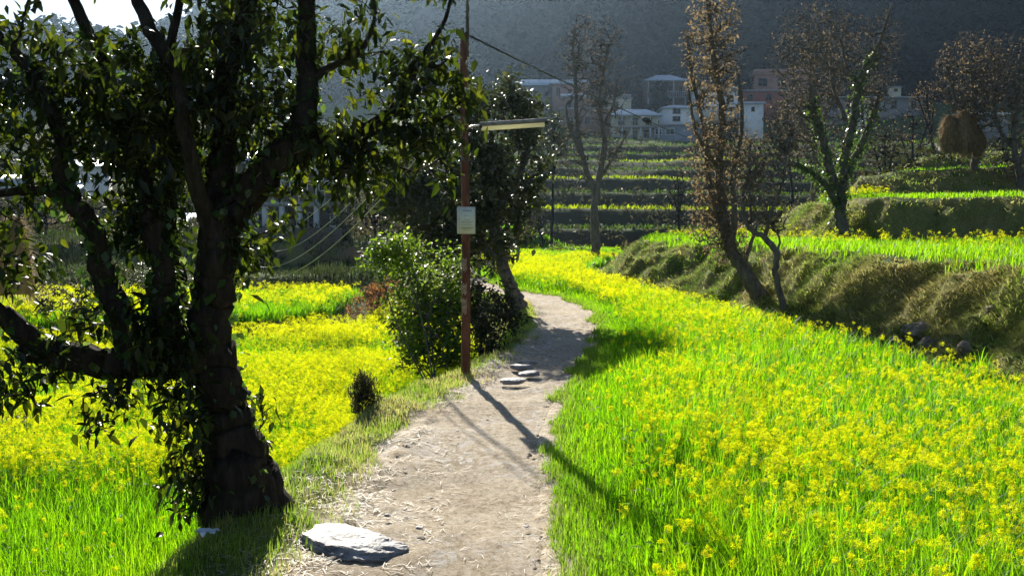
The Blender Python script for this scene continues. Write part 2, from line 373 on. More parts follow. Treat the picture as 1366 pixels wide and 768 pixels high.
def build_path():
    Q = smooth_rows(PATH, 900); nx = 46
    u = np.linspace(-0.06, 1.06, nx)[None]; X = Q[:, 0:1] + (Q[:, 2:3] - Q[:, 0:1]) * u; Y = Q[:, 1:2] + (Q[:, 3:4] - Q[:, 1:2]) * u
    edge = np.clip(np.minimum(u + 0.06, 1.06 - u) / 0.12, 0, 1)
    wav = fbm(X * 2.2, Y * 2.2, 3, 3)
    Z = H(X, Y) - 0.015 - 0.03 * np.sin(np.pi * np.clip(u, 0, 1)) + 0.012 * fbm(X * 3, Y * 3, 3, 12) + 0.007 * fbm(X * 13, Y * 13, 3, 14)
    Z = Z + 0.012 * np.abs(fbm(X * 6, Y * 6, 2, 77)) - (1 - edge) * (0.09 + 0.06 * wav) + 0.02 * wav
    Z += 0.012 * np.exp(-((u - 0.73) / 0.05) ** 2)
    n = nx; m_ = len(Q)
    i = np.arange(m_ - 1)[:, None] * n; j = np.arange(n - 1)[None]
    F = np.stack([i + j, i + j + 1, i + n + j + 1, i + n + j], -1).reshape(-1, 4)
    acc = Acc(); acc.add(np.stack([X, Y, Z], -1).reshape(-1, 3), F, np.broadcast_to(u, X.shape).ravel())
    m, nt, b, o = mat('trodden_earth')
    c, n2, n3 = earth(nt)
    nt.links.new(c, b.inputs['Base Color']); b.inputs['Roughness'].default_value = 0.9; b.inputs['Specular IOR Level'].default_value = 0.25
    bump(nt, b, mixc(nt, 0.4, n2, n3), 1.0, 0.03)
    tag(acc.build('path', m, smooth=True), kind='structure')
build_path()

# ------------------------------------------------------------------ haze
def build_haze():
    a = Acc(); a.box((0, 0, 62), (1400, 1400, 136))
    m = bpy.data.materials.new('haze_air'); m.use_nodes = True; nt = m.node_tree
    for n in list(nt.nodes): nt.nodes.remove(n)
    o = nt.nodes.new("ShaderNodeOutputMaterial"); v = nt.nodes.new("ShaderNodeVolumePrincipled")
    v.inputs['Color'].default_value = (.50, .72, 1, 1); v.inputs['Density'].default_value = HAZE; v.inputs['Anisotropy'].default_value = 0.80
    nt.links.new(v.outputs[0], o.inputs['Volume'])
    tag(a.build('haze', m), kind='stuff')
build_haze()

# ------------------------------------------------------------------ crops
def scatter(x0, x1, y0, y1, n, dref=7.0, p=1.4):
    """random spots, thinner with distance from the viewpoint side; returns spots and their coarseness"""
    t = rng.random(n * 3); y = y0 * (y1 / y0) ** t          # log-uniform in distance
    x = rng.uniform(x0, x1, n * 3)
    keep = (np.abs(x) < 0.62 * y + 1.2)
    x, y = x[keep][:n], y[keep][:n]
    return x, y
def masks(x, y):
    pd, sd = path_d(x, y)
    return pd, sd, sdpoly(x, y, LEFT), sdpoly(x, y, T1)
def wheat_right():
    acc = Acc()
    x, y = scatter(-1.5, 8, 3.6, 62, 230000)
    pd, sd, l, t1 = masks(x, y)
    ok = (((sd > 0) | (y > 25)) & (pd > 0.10 + 0.12 * fbm(x * 2, y * 2, 2)) & (l < -0.3) & (t1 < -0.6)) & (~((sd < 0) & (y < 26.5)))
    x, y, pd = x[ok], y[ok], pd[ok]; n = len(x)
    edge = sm(pd, 0.1, 0.9)
    h = (0.07 + 0.24 * edge) * rng.uniform(0.7, 1.25, n) * (1 + 0.25 * fbm(x * .7, y * .7, 2))
    w = 0.0085 * np.maximum(1, y / 6.5) * rng.uniform(.7, 1.3, n)
    v = np.clip(0.5 + 0.35 * fbm(x * 1.3, y * 1.3, 3) + rng.normal(0, .2, n), 0, 1)
    blades(acc, np.stack([x, y, H(x, y) - .01], 1), h, w, rng.uniform(0, 6.28, n), rng.normal(0, .22, n), 0.45, v)
    tag(acc.build('wheat_crop', M['wheat']), kind='stuff')
def wheat_left():
    acc = Acc()
    x, y = scatter(-24, 0.5, 4.5, 40, 260000)
    pd, sd, l, t1 = masks(x, y)
    up = sdpoly(x, y, UPL); bk = sdpoly(x, y, BACKL)
    ok = (l > 0.75) & ~((up > -0.4) & (up < 0.7)) & (bk < -0.3)
    x, y = x[ok], y[ok]; n = len(x)
    h = 0.30 * rng.uniform(0.7, 1.25, n); w = 0.009 * np.maximum(1, y / 7) * rng.uniform(.7, 1.3, n)
    v = np.clip(0.45 + 0.35 * fbm(x * 1.3, y * 1.3, 3, 5) + rng.normal(0, .2, n), 0, 1)
    blades(acc, np.stack([x, y, H(x, y) - .01], 1), h, w, rng.uniform(0, 6.28, n), rng.normal(0, .2, n), 0.45, v)
    tag(acc.build('wheat_crop', M['wheat']), kind='stuff')
PET_V = np.array([[0, 0, 0], [.5, .12, .18], [.62, 0, .1], [.5, -.12, .18], [0, 0, 0], [-.5, .12, .18], [-.62, 0, .1], [-.5, -.12, .18],
                  [.12, .5, .16], [0, .62, .08], [-.12, .5, .16], [.12, -.5, .16], [0, -.62, .08], [-.12, -.5, .16]], float)
PET_F = np.array([[0, 3, 2, 1], [4, 5, 6, 7], [0, 8, 9, 10], [0, 13, 12, 11]])
def mustard(name, x, y, hgt, dens_scale=1.0):
    """flowering mustard: stems with small leaves, and flower heads on top"""
    fl, st = Acc(), Acc()
    z = H(x, y); n = len(x); h = hgt * rng.uniform(.6, 1.3, n) * (1 + .25 * fbm(x * .9, y * .9, 2, 40))
    lean = rng.normal(0, .05, (n, 2)); top = np.stack([x + lean[:, 0], y + lean[:, 1], z + h], 1)
    # stems
    cs = np.maximum(1, y / 8)
    blades(st, np.stack([x, y, z], 1), h, 0.006 * cs, rng.uniform(0, 6.28, n), rng.normal(0, .06, n), 0.1, rng.random(n))
    k = 3
    xx = np.repeat(x, k) + rng.normal(0, .02, n * k); yy = np.repeat(y, k) + rng.normal(0, .02, n * k)
    zz = np.repeat(z, k) + np.repeat(h, k) * rng.uniform(.2, .65, n * k)
    inst(st, LEAF_V, LEAF_F, np.stack([xx, yy, zz], 1), rotm(rng.uniform(0, 6.28, n * k), rng.uniform(-.2, .9, n * k), rng.normal(0, .4, n * k)), rng.uniform(.03, .07, n * k) * np.repeat(np.maximum(1, y / 14), k), rng.random(n * k))
    # heads: near ones from many four-petalled flowers, farther ones from fewer, larger
    for lo, hi, cnt, fs, spread in ((0, 7.5, 28, .0140, .0205), (7.5, 12, 15, .019, .025), (12, 20, 8, .027, .036), (20, 90, 4, .060, .07)):
        m = (y >= lo) & (y < hi); p = top[m]; q = len(p)
        if not q: continue
        br = rng.uniform(.45, 1.45, q)
        P = np.repeat(p, cnt, 0); B = np.repeat(br, cnt)
        off = rng.normal(0, 1, (q * cnt, 3)); off /= np.linalg.norm(off, axis=1, keepdims=True); off *= rng.uniform(.3, 1.0, (q * cnt, 1)) ** .6 * spread * B[:, None] * 1.25
        off[:, 2] = off[:, 2] * 1.0 - 0.2 * spread
        yaw = rng.uniform(0, 6.28, q * cnt)
        inst(fl, PET_V, PET_F, P + off, rotm(yaw, rng.normal(0, .7, q * cnt), rng.normal(0, .7, q * cnt)), fs * rng.uniform(.8, 1.25, q * cnt), rng.random(q * cnt))
    tag(fl.build(name + '_flowers', M['petal']), kind='stuff'); tag(st.build(name + '_stems', M['stem']), kind='stuff')
def mustard_right():
    x, y = scatter(-2, 8, 3.7, 60, 62000)
    pd, sd, l, t1 = masks(x, y)
    ok = (((sd > 0) | (y > 25)) & (pd > 0.35) & (l < -0.5) & (t1 < -0.75)) & (~((sd < 0) & (y < 27)))
    nn = fbm(x * .5, y * .5, 3, 61)
    dens = 0.33 * sm(pd, 0.3, 1.4) + 0.04 + 0.5 * sm(y, 12, 21) * sm(pd + nn * .6, 0.3, 1.0)
    dens *= np.clip(1 + 1.2 * nn + .8 * fbm(x * 2.2, y * 2.2, 2, 33), .15, 2.4)
    dens = np.where(y > 46 + 4 * nn, 0.06, dens)
    ok &= rng.random(len(x)) < dens
    x, y = x[ok], y[ok]
    mustard('mustard', x, y, 0.36)
def mustard_left():
    x, y = scatter(-26, 0.5, 6.5, 40, 150000)
    pd, sd, l, t1 = masks(x, y)
    up = sdpoly(x, y, UPL); bk = sdpoly(x, y, BACKL); nn = fbm(x * .45, y * .45, 3, 67)
    bord = 8.9 + 0.9 * nn - 0.05 * x                         # green wheat in front of this line
    dens = 0.9 * sm(y, bord - .5, bord + .9) + 0.012
    dens = dens * np.clip(.62 + 1.3 * nn + .9 * fbm(x * 1.7, y * 1.7, 3, 36), .10, 1.1) * np.where(up > 0, sm(-x, -12, 12) * 0.35 * sm(nn, -.5, .2), 1)
    ok = (l > 0.7) & ~((up > -0.35) & (up < 0.7)) & (bk < -0.4) & (rng.random(len(x)) < dens)
    mustard('mustard', x[ok], y[ok], 0.42)
def far_fields():
    """crop strips on the higher terraces"""
    acc = Acc(); x = rng.uniform(3, 60, 150000); y = 22 + 34 * rng.random(150000) ** 1.2
    x2 = rng.uniform(3, 16, 60000); y2 = 12 * (46 / 12) ** rng.random(60000)
    x = np.append(x, x2); y = np.append(y, y2)
    keep = np.abs(x) < .6 * y + 2; x, y = x[keep], y[keep]
    t1 = sdpoly(x, y, T1); t2 = sdpoly(x, y, T2); t3 = sdpoly(x, y, T3); t4 = sdpoly(x, y, T4)
    ok = ((t1 > 1.35) & (t2 < -0.7)) | ((t2 > 2.1) & (t2 < 4.2) & (t3 < -.3) & (x < 40)) | ((t3 > 3) & (t3 < 5) & (t4 < -.5))
    low = (t1 > 1.35) & (t2 < -0.7)
    x, y, low = x[ok], y[ok], low[ok]; n = len(x)
    blades(acc, np.stack([x, y, H(x, y) - .02], 1), np.where(low, .17, .15) * rng.uniform(.5, 1.4, n), .009 * np.maximum(1, y / 9), rng.uniform(0, 6.28, n), rng.normal(0, .2, n), .4, np.clip(rng.normal(.6, .25, n), 0, 1))
    tag(acc.build('wheat_crop', M['wheat']), kind='stuff')
    n = 5200; x = rng.uniform(3, 17, n); y = 12 * (46 / 12) ** rng.random(n)
    t1 = sdpoly(x, y, T1); t2 = sdpoly(x, y, T2); ok = (t1 > 1.8) & (t2 < -0.7) & (rng.random(n) < .2 + .5 * sm(fbm(x * .4, y * .4, 2, 3), -.1, .3))
    x, y = x[ok], y[ok]
    xb = rng.uniform(7.9, 14, 900); yb = rng.uniform(28, 33, 900); q = sdpoly(xb, yb, T2); b = (q > 1.6) & (q < 3.5) & (xb < 10.8)
    mustard('mustard', np.append(x, xb[b]), np.append(y, yb[b]), .27)
def hill_crops():
    """green strips on the flat part of the valley terraces"""
    acc = Acc(); fl = Acc(); n = 120000
    y = rng.uniform(52, 138, n); x = rng.uniform(-40, 70, n)
    keep = np.abs(x) < .58 * y; x, y = x[keep], y[keep]; e = .3
    g = np.abs(H(x, y + e) - H(x, y - e)) / (2 * e); patch = fbm(x * .035, y * .06, 3, 44)
    zz = H(x, y); kk = np.floor((zz + .35) / 1.42).astype(int); lit = ((kk == 2) & (x < 22)) | ((kk == 4) & (x < 16) & (x > -2)) | (patch > .3)  # sunlit strips painted into the crop: lit rows take a brighter colour
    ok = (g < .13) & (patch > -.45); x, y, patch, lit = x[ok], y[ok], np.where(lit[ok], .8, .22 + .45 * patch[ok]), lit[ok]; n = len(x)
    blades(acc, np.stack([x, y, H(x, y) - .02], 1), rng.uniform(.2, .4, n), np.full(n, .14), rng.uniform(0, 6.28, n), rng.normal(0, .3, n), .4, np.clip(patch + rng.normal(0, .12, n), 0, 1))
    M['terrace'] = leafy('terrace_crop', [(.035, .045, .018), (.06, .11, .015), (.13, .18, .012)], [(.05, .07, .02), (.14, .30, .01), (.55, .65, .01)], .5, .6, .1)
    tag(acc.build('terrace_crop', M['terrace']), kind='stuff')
wheat_right(); wheat_left(); mustard_right(); mustard_left(); far_fields(); hill_crops()

def rough_grass():
    acc = Acc()
    # banks: long dry grass hanging down the slopes
    x, y = scatter(-28, 30, 5, 60, 330000)
    x2 = rng.uniform(2.5, 9.5, 300000); y2 = 9 * (40 / 9) ** rng.random(300000)
    x = np.append(x, x2); y = np.append(y, y2)
    e = .12; gx = (H(x + e, y) - H(x - e, y)) / (2 * e); gy = (H(x, y + e) - H(x, y - e)) / (2 * e); s = np.hypot(gx, gy)
    ok = (s > .28) & ((x > -3) | (y < 28) | (rng.random(len(x)) < .25)) & (np.abs(x) < .6 * y + 1) & (path_d(x, y)[0] > .2) & (rng.random(len(x)) < .45 + .9 * sm(fbm(x * 1.5, y * 1.5, 3, 9), -.35, .25))
    x, y, gx, gy, s = x[ok], y[ok], gx[ok], gy[ok], s[ok]; n = len(x)
    yaw = np.arctan2(gx, -gy) + rng.normal(0, .6, n)               # +Y of the blade points downhill
    v = np.clip(.60 + .04 * (x < 0) + .6 * fbm(x * .8, y * .8, 3, 15) + rng.normal(0, .22, n), 0, 1)
    blades(acc, np.stack([x, y, H(x, y) - .01], 1), rng.uniform(.05, .15, n) * np.where((x < 1) & (y < 22), .55, 1), .0055 * np.maximum(1, y / 6.5), yaw, -rng.uniform(.2, 1.1, n), .9, v)
    tag(acc.build('bank_grass', M['dry']), kind='stuff')
    # verge beside the path, short and trodden
    acc = Acc(); x = rng.uniform(-4, 3, 700000); y = 3.8 * (30 / 3.8) ** rng.random(700000)
    pd, sd = path_d(x, y); l = sdpoly(x, y, LEFT)
    nz = fbm(x * 1.6, y * 1.6, 3, 19)
    lft = (sd < 0) & (pd > .0 + .34 * nz) & (l < .8)
    rgt = (sd > 0) & (pd > .0 + .22 * nz - .02) & (pd < .5) & (l < 0)
    ok = (lft & (rng.random(len(x)) < .12 + .88 * sm(nz + pd * 1.6, -.05, .5))) | rgt
    x, y, lft, pd, nz = x[ok], y[ok], lft[ok], pd[ok], nz[ok]; n = len(x)
    v = np.where(lft, np.clip(.58 + .8 * fbm(x * 1.4, y * 1.4, 3, 23) + rng.normal(0, .22, n), 0, 1), np.clip(rng.normal(.95, .12, n), 0, 1))
    blades(acc, np.stack([x, y, H(x, y) - .01], 1), rng.uniform(.02, .085, n) * np.where(lft, .85, 1), .0045 * np.maximum(1, y / 6), rng.uniform(0, 6.28, n), rng.normal(0, .9, n), .8, v)
    tag(acc.build('verge_grass', M['dry']), kind='stuff')
    # unmown growth in front of the verandah house
    acc = Acc(); x = rng.uniform(-32, -3, 130000); y = rng.uniform(30.5, 60, 130000); ok = (sdpoly(x, y, BACKL) > .1) & (path_d(x, y)[0] > .3) & (np.abs(x) < .6 * y) & (fbm(x * .5, y * .5, 3, 88) > -.35); x, y = x[ok], y[ok]; n = len(x)
    blades(acc, np.stack([x, y, H(x, y) - .02], 1), rng.uniform(.1, .4, n) * (1 + fbm(x * .4, y * .4, 2, 87)), np.full(n, .03), rng.uniform(0, 6.28, n), rng.normal(0, .5, n), .6, np.clip(-.05 + .3 * fbm(x * .3, y * .3, 3, 86) + rng.normal(0, .08, n), 0, 1))
    tag(acc.build('meadow_grass', M['terrace']), kind='stuff')
    # straw litter on the dusty left side of the path
    acc = Acc(); x = rng.uniform(-2.5, 1, 60000); y = 3.8 * (13 / 3.8) ** rng.random(60000); pd, sd = path_d(x, y)
    i = (rng.random(len(x)) < np.where(sd < 0, np.exp(-np.abs(pd) * 3.2) * .55, .02 + np.exp(-np.abs(pd) * 9) * .25)) & (pd < .5) & (fbm(x * 2, y * 2, 2, 91) > -.25)
    x, y = x[i], y[i]; n = len(x)
    blades(acc, np.stack([x, y, H(x, y) - .035 * sm(-path_d(x, y)[0], 0, .25) + .004], 1), rng.uniform(.03, .10, n), np.full(n, .0055), rng.uniform(0, 6.28, n), -rng.uniform(1.30, 1.55, n), .15, rng.random(n) * .4)
    tag(acc.build('straw_litter', leafy('pale_straw', [(.6, .55, .46), (.42, .34, .22)], [(.6, .55, .42), (.5, .4, .25)], .2, .6, .3)), kind='stuff')
    # gravel and crumbs of earth trodden into the path
    acc = Acc(); x = rng.uniform(-3, 2, 60000); y = 3.8 * (22 / 3.8) ** rng.random(60000); pd, sd = path_d(x, y); gn = fbm(x * 1.4, y * 1.4, 3, 97)
    i = (pd < .06) & (rng.random(len(x)) < (.05 + .5 * np.exp(-np.abs(pd) * 5)) * sm(gn, -.25, .4)); x, y = x[i], y[i]; n = len(x)
    tv = np.array([[1, 0, 0], [.3, .9, 0], [-.8, .5, 0], [-.7, -.6, 0], [.4, -.9, 0], [.1, .1, .7], [-.2, -.2, .62]]); tf = np.array([[0, 1, 5], [1, 2, 5], [2, 6, 5], [2, 3, 6], [3, 4, 6], [4, 5, 6], [4, 0, 5]])
    inst(acc, tv, tf, np.stack([x, y, H(x, y) - .045 * sm(-pd[i], 0, .25) - .012], 1), rotm(rng.uniform(0, 6.28, n), rng.normal(0, .15, n), rng.normal(0, .15, n)), rng.uniform(.005, .022, n), rng.random(n))
    m, nt, b, o = mat('gravel'); nt.links.new(ramp(nt, attr(nt), [(0, (.16, .12, .09)), (.5, (.36, .29, .21)), (1, (.5, .46, .42))]), b.inputs['Base Color']); b.inputs['Roughness'].default_value = .85
    tag(acc.build('gravel', m), kind='stuff')
    # green and brown growth on terraces and hillside: low bushy tufts
    acc = Acc(); n = 16000; y = 40 * (190 / 40) ** rng.random(n); x = rng.uniform(-.6, .6, n) * y; y[:4000] = rng.uniform(44, 60, 4000); x[:4000] = rng.uniform(-30, -4, 4000)
    e = .4; g = np.abs(H(x, y + e) - H(x, y - e)) / (2 * e)
    t1 = sdpoly(x, y, T1); l = sdpoly(x, y, LEFT)
    ok = ((l < -.5) & ((g > .22) | (y > 140)) | ((x < -3.6) & (y > 41) & (l < 0))) & (rng.random(n) < .35 + .65 * sm(fbm(x * .12, y * .12, 3, 13), -.2, .3)) & ((y > 52) | (g > .3) | (x < -3.6)); x, y = x[ok], y[ok]; n = len(x)
    k = 16; X = np.repeat(x, k); Y = np.repeat(y, k); S = np.repeat(rng.uniform(.25, .8, n), k)
    o = rng.normal(0, 1, (n * k, 3)); o /= np.linalg.norm(o, axis=1, keepdims=True)
    P = np.stack([X, Y, H(X, Y)], 1) + o * S[:, None] * [1.3, 1, .8] + np.stack([0 * S, 0 * S, S * .5], 1)
    inst(acc, LEAF_V, LEAF_F, P, rotm(rng.uniform(0, 6.28, n * k), rng.normal(0, .8, n * k), rng.normal(0, .8, n * k)), .28 * rng.uniform(.6, 1.5, n * k), np.repeat(rng.random(n), k))
    tag(acc.build('terrace_scrub', M['scrub']), kind='stuff')
rough_grass()

# ------------------------------------------------------------------ mountain forest (one far mass)
def forest():
    acc = Acc(); n = 4600
    y = rng.uniform(186, 322, n); x = rng.uniform(-.62, .62, n) * y
    z = H(x, y); h = rng.uniform(4, 12, n) * (1 + .35 * fbm(x * .05, y * .05, 2))
    k = 52; t = rng.random((n, k)) ** .8
    rad = (1 - t) * .22 * h[:, None] + .4; th = rng.uniform(0, 6.28, (n, k))
    P = np.stack([x[:, None] + rad * np.cos(th), y[:, None] + rad * np.sin(th), z[:, None] + h[:, None] * (.12 + .88 * t)], -1).reshape(-1, 3)
    q = n * k
    inst(acc, LEAF_V * [1.5, 1, 1], LEAF_F, P, rotm(th.ravel() - 1.57, rng.uniform(-.9, .1, q), rng.normal(0, .4, q)), rng.uniform(1.2, 2.6, q), np.repeat(rng.random(n), k))
    tag(acc.build('forest', M['conifer']), kind='stuff')
forest()

# ------------------------------------------------------------------ trees
def catmull(P, per=6):
    P = np.asarray(P, float); Q = np.vstack([2 * P[0] - P[1], P, 2 * P[-1] - P[-2]]); out = []
    for i in range(1, len(Q) - 2):
        for t in np.arange(per) / per:
            out.append(.5 * ((2 * Q[i]) + (-Q[i - 1] + Q[i + 1]) * t + (2 * Q[i - 1] - 5 * Q[i] + 4 * Q[i + 1] - Q[i + 2]) * t * t + (-Q[i - 1] + 3 * Q[i] - 3 * Q[i + 1] + Q[i + 2]) * t ** 3))
    out.append(Q[-2]); return np.array(out)
class Tree:
    def __init__(s, seed=0): s.rs = np.random.default_rng(seed); s.limbs = []; s.nodes = []; s.nr = []; s.tw = []; s.leafpts = []; s.leafdir = []
    def limb(s, pts, wob=.02):
        """pts: (px, py, distance, radius) read off the photograph"""
        P = np.array([list(at(p[0], p[1], p[2])) + [p[3]] for p in pts]); return s.limbw(P, wob)
    def limbw(s, P, wob=.02):
        Q = catmull(P, 6); Q[1:-1, :3] += s.rs.normal(0, 1, (len(Q) - 2, 3)) * np.minimum(wob, Q[1:-1, 3:4] * .14)
        Q[:, 3] = np.maximum(Q[:, 3], .003)
        s.limbs.append(Q)
        for q in Q: s.nodes.append(q[:3]); s.nr.append(q[3])
    def cloud(s, cx, cy, d, rx, ry, rd, n, hollow=0.0):
        """n twig ends spread through an ellipsoid given in photo pixels and metres of depth"""
        v = s.rs.normal(0, 1, (n, 3)); v /= np.linalg.norm(v, axis=1, keepdims=True); v *= (hollow + (1 - hollow) * s.rs.random((n, 1)) ** .45)
        k = d / FPX; c = at(cx, cy, d)
        return c + v * [rx * k, rd, ry * k]
    def grow(s, A, r0=.004, up=.0, jit=.06, step=.18, maxr=.05, leafy_from=0.35):
        A = np.asarray(A); N = np.array(s.nodes); NR = list(s.nr)
        d0 = np.array([np.min(np.linalg.norm(N - a, axis=1)) for a in A]); order = np.argsort(d0)
        nodes = np.zeros((len(N) + len(A) * 40, 3)); nodes[:len(N)] = N; cnt = len(N)
        owner = [(-1, 0)] * cnt; br = []
        for ai in order:
            a = A[ai]; dd = np.linalg.norm(nodes[:cnt] - a, axis=1); dd = dd + np.maximum(0, nodes[:cnt, 2] - a[2]) * .7
            j = int(np.argmin(dd)); p = nodes[j].copy(); L = np.linalg.norm(a - p)
            if L < .01: continue
            m = min(36, max(2, int(L / step) + 1)); t = np.linspace(0, 1, m + 1)[:, None]
            side = s.rs.normal(0, 1, 3); bow = np.sin(np.pi * t) * (side * .10 * L + np.array([0, 0, -.08 * L + up * L]))
            q = p + (a - p) * t + bow; q[1:-1] += s.rs.normal(0, jit * .3, (m - 1, 3)) * min(1, L)
            par = owner[j]; bi = len(br); br.append([q, 1, par, j])
            w = par
            while w[0] >= 0: br[w[0]][1] += 1; w = br[w[0]][2]
            for k in range(1, m + 1):
                if cnt < len(nodes): nodes[cnt] = q[k]; cnt += 1; owner.append((bi, k))
        for q, c, par, j in br:
            ra = min(maxr, r0 * c ** .5); rb = r0 * .6 if c < 3 else ra * .45
            s.tw.append((q, np.linspace(ra, max(rb, r0 * .6), len(q)), ra))
            t0 = int(len(q) * leafy_from) if c > 2 else 0
            s.leafpts.append(q[t0:]); s.leafdir.append(np.repeat((q[-1] - q[0])[None], len(q) - t0, 0))
    def wood(s, m, parent, name='trunk', sides=12, rmin=0):
        acc = Acc()
        for Q in s.limbs: acc.tube(Q[:, :3], Q[:, 3], sides if Q[0, 3] > .05 else 8, bump=.10)
        for q, r, ra in s.tw:
            if ra >= rmin: acc.tube(q, r, 5 if ra > .012 else 3, cap=False)
        return acc.build(name, m, parent, smooth=True)
    def leaves(s, m, parent, per, size, name='crown', droop=.5, spread=.06, aspect=1.0, prob=1.0, vb=.4):
        acc = Acc(); P = np.concatenate(s.leafpts); Dd = np.concatenate(s.leafdir)
        k = s.rs.poisson(per, len(P)); P = np.repeat(P, k, 0); Dd = np.repeat(Dd, k, 0); n = len(P)
        yaw = s.rs.uniform(0, 6.28, n); 
        P = P + s.rs.normal(0, spread, (n, 3))
        pt = -s.rs.normal(droop, .55, n)
        cl = np.clip(vb + .3 * fbm(P[:, 0] * 2.2, P[:, 2] * 2.2 + P[:, 1], 2, 7) + s.rs.normal(0, .2, n), 0, 1)
        sc = size * s.rs.uniform(.55, 1.3, n); sc3 = np.stack([sc * aspect, sc, sc], 1)
        inst(acc, LEAF_V, LEAF_F, P, rotm(yaw, pt, s.rs.normal(0, .5, n)), sc3, cl)
        return acc.build(name, m, parent)
    def ivy(s, m, parent, which, n, size, off=.04, name='ivy'):
        acc = Acc(); Ps = []
        for i in which:
            Q = s.limbs[i]; L = len(Q); k = int(n * L); t = s.rs.uniform(0, 1, k) ** 1.25 * (L - 1.001) * .86; t = t[s.rs.random(k) < .25 + .9 * sm(fbm(t * .8, t * 0 + i, 2), -.3, .3)]; k = len(t); a = t.astype(int); f = (t - a)[:, None]
            c = Q[a, :3] * (1 - f) + Q[a + 1, :3] * f; r = (Q[a, 3] * (1 - f[:, 0]) + Q[a + 1, 3] * f[:, 0])
            v = s.rs.normal(0, 1, (k, 3)); v /= np.linalg.norm(v, axis=1, keepdims=True)
            Ps.append(c + v * (r + np.abs(s.rs.normal(0, off, k)))[:, None])
        P = np.concatenate(Ps); k = len(P)
        inst(acc, LEAF_V * [1.7, 1, 1], LEAF_F, P, rotm(s.rs.uniform(0, 6.28, k), -s.rs.normal(.8, .5, k), s.rs.normal(0, .4, k)), size * s.rs.uniform(.5, 1.3, k), np.clip(s.rs.normal(.45, .28, k), 0, 1))
        return acc.build(name, m, parent)

